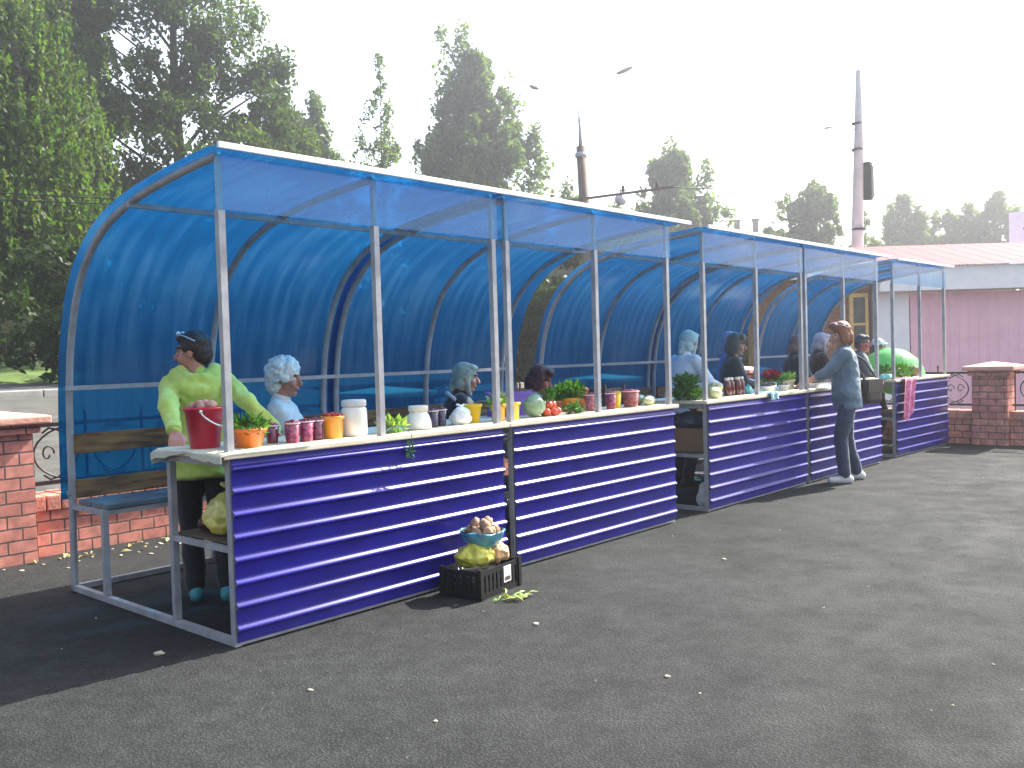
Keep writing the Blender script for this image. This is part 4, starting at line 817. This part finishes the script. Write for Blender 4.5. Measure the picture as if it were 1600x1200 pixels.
bucket('yellow bucket just left of the joint posts, without greens', 1.915, .22, .066, .048, .12, m_yel, None, handle=False, group=G3)
bucket('amber yellow bucket between the two joint posts, topped with greens', 2.085, .14, .05, .040, .115, m_oy, 'green', m_lett, False, group=G3)
bucket('yellow bucket just right of the joint posts beside the round cabbage', 2.215, .13, .052, .040, .118, m_yel, None, handle=False, group=G3)
cr = thing('plastic_crate', 'purple plastic crate in front of the ruddy faced woman', 'crate', (2.50, .42, ZT), R(-8))
b_ = MB()
for a, c in (((-.13,-.09,0),(.13,-.082,.17)), ((-.13,.082,0),(.13,.09,.17)), ((-.13,-.082,0),(-.122,.082,.17)), ((.122,-.082,0),(.13,.082,.17)), ((-.122,-.082,0),(.122,.082,.008))): b_.box(a, c)
b_.box((-.138,-.098,.15),(.138,-.091,.175)).box((-.138,.091,.15),(.138,.098,.175)); b_.build('body', plastic('violet_plastic', (.13, .07, .42)), cr)
cab = thing('cabbage', 'round pale green cabbage standing right of the yellow bucket', 'cabbage', (2.47, .16, ZT+.001))
m_cab = pm('cabbage_leaf', (.26, .42, .25), .5, .3, 9, (.42, .56, .38), bump=.5, bscale=18)
MB().ball((0,0,.078), (.073,.073,.077), 24, lump=.12, seed=2).build('head', m_cab, cab); g = random.Random(5); b_ = MB()
for k in range(7):
    a = k*.9; rot = Matrix.Rotation(a, 3, 'Z'); b_.sheet(lambda u, v: rot @ Vector(((.076+.004*k*.3+.012*max(0, v-.8)*4*abs(math.sin(u*9)))*math.cos((u-.5)*1.7)*math.sin(.25+v*1.7), (.078)*math.sin((u-.5)*1.7)*math.sin(.25+v*1.7)*1.02, .078-.078*math.cos(.25+v*1.7)*-1*(-1))), 10, 10)
b_.build('outer_leaf', m_cab, cab)
m_tom = pm('tomato_skin', (.62, .045, .02), .25, .15, 8, (.72, .12, .03), coat=.4)
G4 = 'tomatoes piled in front of the pot plants'
for k, (dx, dy, dz) in enumerate(((-.06,0,0),(0,-.015,0),(.06,.0,0),(-.03,.055,0),(.035,.06,0),(-.01,.02,.048),(.035,.025,.047))):
    t = thing('tomato', 'red tomato in the small pile between the cabbage and the herb pot', 'tomato', (2.61+dx, .11+dy, ZT+dz), k, G4)
    MB().ball((0,0,.028), (.032,.032,.028), 14, lump=.1, seed=k).build('fruit', m_tom, t); st = MB()
    for j in range(5): st.leaf((0,0,.055), (math.cos(j*1.26), math.sin(j*1.26), .15), .016, .006)
    st.build('calyx', m_stem, t)
G5 = 'seedling pots on the second counter'
for k, (x, y, lb) in enumerate(((2.80, .30, 'small terracotta seedling pot close to the cabbage'), (2.97, .36, 'small terracotta seedling pot close to the big leafy yellow pot'))):
    t = thing('seedling_pot', lb, 'plant pot', (x, y, ZT), 0, G5)
    MB().lathe([(0,.001),(.03,0),(.042,.07),(.046,.07),(.046,.082),(.04,.082),(.037,.066),(0,.066)], n=22).build('pot', pm('terracotta', (.45, .17, .09), .8, .15), t)
    b_ = MB(); leaves(b_, (0,0,.12), (.04,.04,.05), 60, .055, 20+k, up=1.1); b_.build('foliage', m_dill, t)
t = bucket('yellow pot overflowing with a big bright green parsley bush', 3.10, .34, .08, .06, .10, m_oy, None, handle=False, name='herb_pot', cat='plant pot')
b_ = MB(); leaves(b_, (0,0,.145), (.115,.10,.062), 420, .05, 33, up=.5); b_.build('foliage', m_herb, t)
bunch('dark dill bunch lying in front of the yellow parsley pot', 2.85, .10, ZT, (.09,.05,.03), 240, .035, m_dill, seed=8, lay=-1)
bucket('orange tub standing behind the pink cup near the second stall middle post', 3.36, .44, .066, .055, .155, m_orange, 'berries', pm('apricots', (.75, .35, .06), .5), False, 'plastic_tub', cat='tub')
G6 = 'berry cups on the second counter'
cup('wide pale pink berry cup left of the second stall middle post', 3.16, .17, .062, .122, m_pkw, m_cl, G6); cup('narrow crimson berry cup right of the second stall middle post', 3.37, .15, .043, .122, m_bw, m_cl, G6)
cup('narrow yellow cup between the crimson cup and the wide red cup', 3.475, .17, .036, .118, m_yel, m_yel, G6, pm('yellow_cherries', (.75, .42, .05), .4)); cup('wide brick red berry cup with a pink heap of berries', 3.635, .15, .07, .125, pm('raspberries_behind_cup', (.30, .05, .05), .15, .5, 60, (.48, .14, .12), coat=.5), m_cl, G6, pm('pink_berries', (.55, .06, .2), .4, .3))
cr = thing('plastic_crate', 'dark grey open crate behind the berry cups of the second stall', 'crate', (3.74, .48, ZT), R(4)); b_ = MB()
for s_ in (-1, 1):
    for k in range(3): b_.box((-.14, s_*.09-.004, .012+k*.05), (.14, s_*.09+.004, .045+k*.05)); b_.box((s_*.14-.004, -.086, .012+k*.05), (s_*.14+.004, .086, .045+k*.05))
    for q in (-1, 1): b_.box((s_*.146-.012, q*.094-.012, 0), (s_*.146+.012, q*.094+.012, .165))
b_.box((-.134,-.086,.0),(.134,.086,.008)); b_.build('body', pm('dark_crate_plastic', (.03, .03, .034), .45), cr)
m_squash = pm('pale_squash_skin', (.42, .52, .28), .4, .2, 7, (.56, .62, .40))
for k, (x, y, lb) in enumerate(((3.86, .13, 'pale green squash nearer to the berry cups'), (3.93, .26, 'pale green squash behind at the right end of the second counter'))):
    t = thing('squash', lb, 'squash', (x, y, ZT), R(12+k*20), 'squashes at the end of the second counter')
    MB().ball((0,0,.04), (.10,.042,.04), 20, lump=.12, seed=k).build('fruit', m_squash, t); MB().tube([(.098,0,.045),(.115,0,.05),(.125,.004,.056)], .007, 6).build('stem', m_stem, t)
bunch('long heap of dark dill on the left end of the middle counter', 4.62, .22, ZT, (.16,.14,.055), 750, .045, m_dill, 'dill_heap', 30, seed=12)
bunch('tall bushy bunch of green herbs standing on the dill heap', 4.66, .27, ZT+.085, (.10,.09,.06), 260, .06, m_dill, 'herb_bunch', 24, seed=13, up=.9)
t = thing('cabbage', 'small pale yellow green cabbage at the corner post of the middle stall', 'cabbage', (4.86, .10, ZT)); MB().ball((0,0,.05), (.075,.06,.052), 20, lump=.2, seed=6).build('head', pm('pale_cabbage', (.50, .58, .30), .5, .25, 10, (.64, .70, .44), bump=.4, bscale=18), t)
bucket('pale yellow tub with green fruit beside the juice bottles', 5.09, .22, .065, .055, .10, plastic('pale_yellow_plastic', (.72, .62, .28)), 'big', m_squash, False, 'plastic_tub', cat='tub')
m_juice = pm('dark_red_juice', (.10, .012, .012), .08, .2, 6, coat=.8); m_tin = pm('pale_tin_lid', (.70, .66, .62), .3, .08, metal=.3)
jl = ['dark red juice bottle nearest the pale yellow tub', 'second dark red juice bottle from the pale yellow tub', 'third dark red juice bottle from the pale yellow tub', 'dark red juice bottle nearest the teal bag']
for k in range(4):
    t = thing('juice_bottle', jl[k], 'bottle', (5.27+k*.098, .20+.015*(k % 2), ZT), k, 'dark juice bottles on the middle counter')
    MB().lathe([(0,0),(.034,.002),(.037,.01),(.037,.105),(.033,.125),(.022,.138),(.021,.146)], n=22).build('body', m_juice, t); MB().lathe([(.02,.144),(.025,.145),(.025,.166),(.022,.169),(0,.169)], n=20).build('lid', m_tin, t)
bag('plastic_bag', 'small teal plastic bag between the juice bottles and the middle post', 'bag', 5.66, .2, ZT, (.06,.05,.095), pm('teal_film', (.10, .42, .42), .3, .15, 10, coat=.3), 7)
cl = MB().sheet(lambda u, v: (5.62+.17*u+.012*math.sin(v*6), (.05-.115*min(1, v*1.6)) if v < .625 else -.068-.006*math.sin(u*11), ZT+.006+.012*noise.noise((u*4, v*4, 3))+.016*math.sin(u*7)**2-(max(0, v-.6)*.16)), 18, 18)
tag(cl.build('cleaning_cloth', pm('pale_blue_cloth', (.30, .50, .58), .85, .2, 8, bump=.3)), 'crumpled pale blue cloth hanging over the front edge of the middle counter', 'cloth')
t = thing('flower_pot', 'pot of deep red flowers on the middle counter', 'flower pot', (6.40, .32, ZT))
MB().lathe([(0,.001),(.05,0),(.062,.075),(.066,.085),(.06,.085),(.055,.07),(0,.07)], n=22).build('pot', m_white_p, t); b_ = MB(); leaves(b_, (0,0,.10), (.085,.08,.04), 110, .055, 40); b_.build('foliage', m_dill, t)
b_ = MB(); leaves(b_, (0,0,.165), (.085,.08,.03), 260, .035, 41, flat=1.5); b_.build('blossoms', pm('crimson_petals', (.45, .006, .035), .5, .2, 20, island=.3), t)
for k, (x, y, r, lb) in enumerate(((5.95, .14, .06, 'white bowl of black berries near the pale blue cloth'), (6.13, .2, .06, 'white bowl of black berries near the red flowers'), (6.27, .12, .05, 'small white bowl of dark berries in front of the red flowers'))):
    bucket(lb, x, y, r, r*.7, .062, m_white_p, 'berries', m_cherry, False, 'berry_bowl', 'bowls of black berries', cat='bowl')
bucket('pale cream tub with greens beside the joint post of the fourth stall', 6.62, .26, .085, .07, .10, plastic('cream_plastic', (.66, .62, .42)), 'green', m_lett, False, 'plastic_tub', cat='tub')
t = thing('tray', 'white tray with dark berries in front of the customer', 'tray', (7.05, .17, ZT), R(4)); b_ = MB().box((-.18,-.1,0),(.18,.1,.006))
for a, c in (((-.18,-.106,0),(.18,-.1,.035)),((-.18,.1,0),(.18,.106,.035)),((-.186,-.106,0),(-.18,.106,.035)),((.18,-.106,0),(.186,.106,.035))): b_.box(a, c)
b_.build('body', m_white_p, t); b_ = MB(); g = random.Random(3)
for _ in range(120): b_.ball((g.uniform(-.16,.1), g.uniform(-.085,.085), .013+.008*g.random()), .0095, 7)
b_.build('berries', m_cherry, t)
t = thing('newspaper', 'sheet of white paper lying behind the berry tray', 'paper', (7.12, .42, ZT), R(-10)); MB().sheet(lambda u, v: (-.16+.32*u, -.1+.2*v, .004+.018*math.sin(u*3)*v), 10, 10).build('sheet', pm('white_paper', (.78, .77, .74), .8), t)
# farthest stall
um = thing('umbrella', 'open pale green umbrella leaning behind the farthest counter', 'umbrella', (10.72, .62, .98)); um.scale = (.74, .74, .9); um.rotation_euler = (R(42), R(-6), R(-35))
MB().sheet(lambda u, v: ((.62*math.sin(v*1.25)/math.sin(1.25))*(1-.05*(math.sin(u*8*math.pi)**2)*v)*math.cos(u*2*math.pi), (.62*math.sin(v*1.25)/math.sin(1.25))*(1-.05*(math.sin(u*8*math.pi)**2)*v)*math.sin(u*2*math.pi), .36*(math.cos(v*1.25)-math.cos(1.25))/(1-math.cos(1.25))), 64, 12).build('canopy', leaf_mat('green_umbrella_cloth', (.22, .62, .30), (.30, .72, .38), .5, .5, 0), um)
rb = MB()
for k in range(8): rb.tube([((.612*math.sin(v*1.25)/math.sin(1.25))*math.cos(k*math.pi/4), (.612*math.sin(v*1.25)/math.sin(1.25))*math.sin(k*math.pi/4), .345*(math.cos(v*1.25)-math.cos(1.25))/(1-math.cos(1.25))) for v in lin(0,1,8)], .004, 5)
rb.build('ribs', m_dark, um); MB().tube([(0,0,.42),(0,0,-.42)], .007, 8).build('shaft', m_tin, um)
bunch('green herb bunch in front of the green umbrella on the farthest counter', 10.0, .26, ZT, (.15,.12,.07), 260, .07, m_herb, seed=16); bunch('dark green bunch at the left end of the farthest counter', 9.62, .35, ZT, (.10,.1,.07), 180, .07, m_dill, seed=17)
bucket('brown basket with mushrooms near the right end of the farthest counter', 10.42, .28, .10, .085, .11, pm('brown_wicker', (.16, .10, .06), .8, .4, 30), 'big', pm('brown_mushrooms', (.34, .26, .20), .7, .3, 10), False, 'wicker_basket', cat='basket')
bag('plastic_bag', 'turquoise plastic bag lying on the left corner of the farthest counter', 'bag', 9.24, .18, ZT, (.12,.09,.075), pm('turquoise_film', (.14, .50, .48), .3, .15, 10, coat=.3), 9, False)
cl = MB().sheet(lambda u, v: (9.22+.46*u*(1-.25*v)+.03*math.sin(v*5), (.24-.245*min(1, v*2.2)) if v < .4545 else -.010-.012*math.sin(u*12+v*3)-.004, ZT+.005 if v < .4545 else ZT+.005-(v-.4545)*(.84+.12*math.sin(u*4))), 20, 24)
tag(cl.build('pink_cloth', pm('pink_patterned_cloth', (.42, .04, .16), .85, .1, 22, (.66, .24, .40), bump=.2), loc=(0, -.02, 0)), 'pink patterned cloth hanging down the front of the farthest stall', 'cloth')
# cloth over the open end of the first counter
def drape(u, v):
    x = -.085+.52*u; y = -.056+.70*v; z = ZT+.003
    if u < .12: x = -.078-.006*math.sin(v*22); z -= (.12-u)/.12*(.035+.016*math.sin(v*9)+.014*noise.noise((v*9, 0, 0)))
    if v > .92: y = .632+.006*math.sin(u*19); z -= (v-.92)/.08*(.06+.02*math.sin(u*14))
    if v < .05: y = -.058; z -= (.05-v)/.05*.012
    return (x, y, z)
tag(MB().sheet(drape, 50, 50).build('oilcloth', pm('pale_cream_oilcloth', (.50, .50, .38), .45, .1, 6, (.60, .59, .48))), 'pale oilcloth with ragged hanging edge over the open end of the nearest counter', 'oilcloth')
# under the counters
bag('plastic_bag', 'yellow plastic bag lying on the shelf inside the open end of the nearest stall', 'bag', .20, .30, .506, (.16,.16,.26), pm('yellow_film', (.70, .58, .08), .35, .2, 8, (.80, .72, .22), coat=.3), 11)
bx = thing('cardboard_box', 'brown box on the shelf inside the open end of the middle stall', 'box', (4.72, .24, .506), R(3)); MB().box((-.12,-.17,0),(.16,.17,.2),0,.004).build('body', pm('brown_cardboard', (.26, .15, .09), .85, .12, 5), bx)
for a, c, rr_ in ((( -.12,-.17,.2),(.16,-.17,.2),-1),((-.12,.17,.2),(.16,.17,.2),1)): MB().add([Vector(a), Vector(c), Vector(c)+Vector((0,rr_*.06,.05)), Vector(a)+Vector((0,rr_*.06,.05))], [(0,1,2,3)]).build('flap', MATS['brown_cardboard'], bx)
bag('plastic_bag', 'dark blue bag piled on the brown box inside the middle stall', 'bag', 4.76, .25, .708, (.15,.15,.17), pm('dark_blue_film', (.05, .075, .15), .35, .3, 8, coat=.3), 13)
bag('plastic_bag', 'crumpled white bag standing on the ground under the middle stall shelf', 'bag', 4.72, .12, .002, (.07,.08,.3), m_whitebag, 15)
bag('plastic_bag', 'dark red and black bag on the shelf under the yellow bag', 'bag', .26, .44, .506, (.2,.09,.11), pm('dark_maroon_film', (.10, .02, .02), .5, .4, 8), 17, False)
t = thing('plastic_bottle', 'white plastic bottle standing on the shelf of the middle stall', 'bottle', (4.66, .06, .506)); MB().lathe([(0,0),(.034,.002),(.036,.01),(.036,.17),(.015,.215),(.014,.225)], n=18).build('body', m_white_p, t); MB().lathe([(.016,.222),(.018,.224),(.018,.245),(0,.246)], n=14).build('cap', plastic('blue_cap', (.05,.12,.5)), t)

# ------------------------------------------------------------------ crate with the bags and potatoes in front of the stalls
CXY = (1.49, -.235); cz_ = .165
cr = thing('plastic_crate', 'black ventilated plastic crate on the asphalt in front of the nearest stall', 'crate', (CXY[0], CXY[1], 0), R(9)); m_ck = pm('black_crate_plastic', (.012, .012, .013), .42, .3, 8); b_ = MB(); hx, hy = .2, .135
for s_ in (-1, 1):
    b_.box((-hx, s_*hy-.005, cz_-.03), (hx, s_*hy+.005, cz_)).box((-hx, s_*hy-.005, .0), (hx, s_*hy+.005, .035)); b_.box((s_*hx-.005, -hy, cz_-.03), (s_*hx+.005, hy, cz_)).box((s_*hx-.005, -hy, 0), (s_*hx+.005, hy, .035))
    for k in range(10): x = -hx+.02+k*(2*hx-.04)/9; b_.box((x-.012, s_*hy-.004, .036), (x+.012, s_*hy+.004, cz_-.031))
    for k in range(6): y = -hy+.02+k*(2*hy-.04)/5; b_.box((s_*hx-.004, y-.014, .036), (s_*hx+.004, y+.014, cz_-.031))
    for q in (-1, 1): b_.box((s_*hx-.014, q*hy-.014, .002), (s_*hx+.014, q*hy+.014, cz_+.012))
for k in range(10): x = -hx+.02+k*(2*hx-.04)/9; b_.box((x-.018, -hy+.006, .006), (x+.018, hy-.006, .012))
b_.box((-hx+.01,-hy+.01,cz_-.05),(hx-.01,hy-.01,cz_-.046)); b_.build('body', m_ck, cr)
lb = MB().box((.03, -hy-.0085, .055), (.105, -hy-.0052, .15)); lo_ = lb.build('paper_label', pm('white_label', (.66, .66, .62), .7, .12), cr); MB().box((.04, -hy-.0098, .065), (.095, -hy-.0087, .088)).build('smudge', pm('label_print', (.08, .06, .06), .8, .3, 20), lo_)
t = bag('plastic_bag', 'bulging yellow plastic bag lying on the black crate', 'bag', CXY[0]-.035, CXY[1]+.0, cz_-.003, (.125,.11,.155), pm('yellow_green_film', (.66, .62, .05), .35, .2, 7, (.76, .70, .14), coat=.3), 21, False)
bag('plastic_bag', 'smaller orange bag beside the yellow bag on the black crate', 'bag', CXY[0]+.085, CXY[1]-.04, cz_-.003, (.075,.08,.155), pm('orange_film', (.72, .34, .12), .35, .25, 8, (.80, .52, .26), coat=.3), 23, False)
bw_ = thing('plastic_bowl', 'bowl wrapped in blue plastic film, full of potatoes, on the yellow bag', 'bowl', (CXY[0]+.015, CXY[1]-.01, .262)); b_ = MB()
b_.sheet(lambda u, v: ((.072+.062*min(1, v*1.25)**.6+.008*math.sin(u*44+v*6)*v)*math.cos(u*2*math.pi)*(1 if v < .8 else 1-.25*(v-.8)), (.072+.062*min(1, v*1.25)**.6+.008*math.sin(u*44+v*6)*v)*math.sin(u*2*math.pi)*(1 if v < .8 else 1-.25*(v-.8)), .002+.115*v-max(0, v-.85)*.2+.007*math.sin(u*25)*v), 90, 14)
b_.lathe([(0,.002),(.056,.002)], n=24); b_.build('film', pm('blue_film', (.05, .34, .48), .25, .3, 8, (.22, .52, .62), coat=.5), bw_); MB().lathe([(0,.01),(.06,.012),(.122,.09),(.126,.1),(.116,.095),(0,.05)], n=28).build('bowl', m_ck, bw_)
for k in range(12):
    a = k*2.39996; q = .095*math.sqrt((k+.4)/9) if k < 9 else .045; zz = .345 if k < 9 else .392
    if k >= 9: a = k*2.1
    t = thing('potato', 'brown potato heaped in the blue film bowl on the crate', 'potato', (CXY[0]+.015+q*math.cos(a), CXY[1]-.01+q*math.sin(a), zz+.02*(1-q/.11)*(k < 9)), k*1.3, 'potatoes in the blue bowl'); t.rotation_euler = (k*.4, .2*k, k*1.3)
    MB().ball((0,0,0), (.043,.034,.031), 16, lump=.22, seed=k*3).build('skin', m_potato, t)
b_ = MB(); g = random.Random(21)
for k in range(26): a = g.gauss(0,1)*.9+(0 if k%2 else math.pi); b_.leaf((1.435+g.gauss(0,.045), -.53+g.gauss(0,.03), .006+.012*g.random()), (math.cos(a), math.sin(a), g.uniform(0,.25)), g.uniform(.05,.1), g.uniform(.012,.025), up=g.uniform(0,1))
tag(b_.build('leaf_scraps', leaf_mat('pale_leaf_scraps', (.26, .36, .08), (.42, .5, .18), .2)), 'scatter of pale green leaf scraps on the asphalt by the crate', 'leaf scraps', kind='stuff')
b_ = MB(); g = random.Random(8)
spots = [(1.15,-.95,.02),(-.14,-.80,.016),(3.0,-1.0,.018),(.9,-1.9,.015),(-.3,.2,.03)]+[(g.uniform(-1.2,9), g.uniform(-3,2.95), g.uniform(.004,.010)) for _ in range(34)]+[(g.uniform(-.3,3.2), g.uniform(2.5,3.05), g.uniform(.008,.02)) for _ in range(45)]
for x, y, r in spots: b_.ball((x, y, r*.25), (r, r*g.uniform(.5,1), r*.35), 7, lump=.5, seed=int(x*100), rot=Matrix.Rotation(g.random()*6, 3, 'Z'))
tag(b_.build('litter', pm('pale_litter', (.42, .38, .28), .9, .4, 9)), 'small pale crumbs and dry scraps strewn over the asphalt', 'litter', kind='stuff')
b_ = MB(); g = random.Random(18)
for k in range(70): a = g.random()*6.3; b_.leaf((g.uniform(-.1, 3), 2.93+g.gauss(0,.07), .008), (math.cos(a), math.sin(a), g.uniform(0,.5)), g.uniform(.04,.09), g.uniform(.012,.03), up=g.random())
tag(b_.build('dry_leaves', leaf_mat('dry_leaf', (.36, .30, .12), (.5, .45, .22), .2)), 'dry yellow leaves gathered along the foot of the low brick wall', 'dry leaves', kind='stuff')

# ------------------------------------------------------------------ thin scattering air, added to imitate lens glare over the far trees
hz = MB().box((-170, -90, -4), (190, 230, 34)).build('glare_haze', bpy.data.materials.new('glare_haze_air')); hm = hz.data.materials[0]; hm.use_nodes = True; hn = hm.node_tree.nodes
hn.remove(hn['Principled BSDF']); hv = hn.new('ShaderNodeVolumePrincipled'); hv.inputs['Color'].default_value = (.93, .95, 1, 1); hv.inputs['Density'].default_value = .0028; hv.inputs['Anisotropy'].default_value = .74
hm.node_tree.links.new(hv.outputs[0], hn['Material Output'].inputs['Volume']); tag(hz, kind='stuff'); hz.display_type = 'WIRE'

# combed strands on every head of hair
for nm, m in MATS.items():
    if nm.endswith('_hair'):
        n = m.node_tree.nodes; l = m.node_tree.links; tc = n.new('ShaderNodeTexCoord'); mp = n.new('ShaderNodeMapping'); mp.inputs['Scale'].default_value = (1, 1, .25) if 'white' not in nm else (1, 1, 1); l.new(tc.outputs['Object'], mp.inputs[0])
        z = n.new('ShaderNodeTexNoise'); z.inputs['Scale'].default_value = 150; z.inputs['Detail'].default_value = 4; l.new(mp.outputs[0], z.inputs[0]); bp = n.new('ShaderNodeBump'); bp.inputs['Strength'].default_value = .9; bp.inputs['Distance'].default_value = .012
        l.new(z.outputs[0], bp.inputs['Height']); l.new(bp.outputs[0], n['Principled BSDF'].inputs['Normal'])
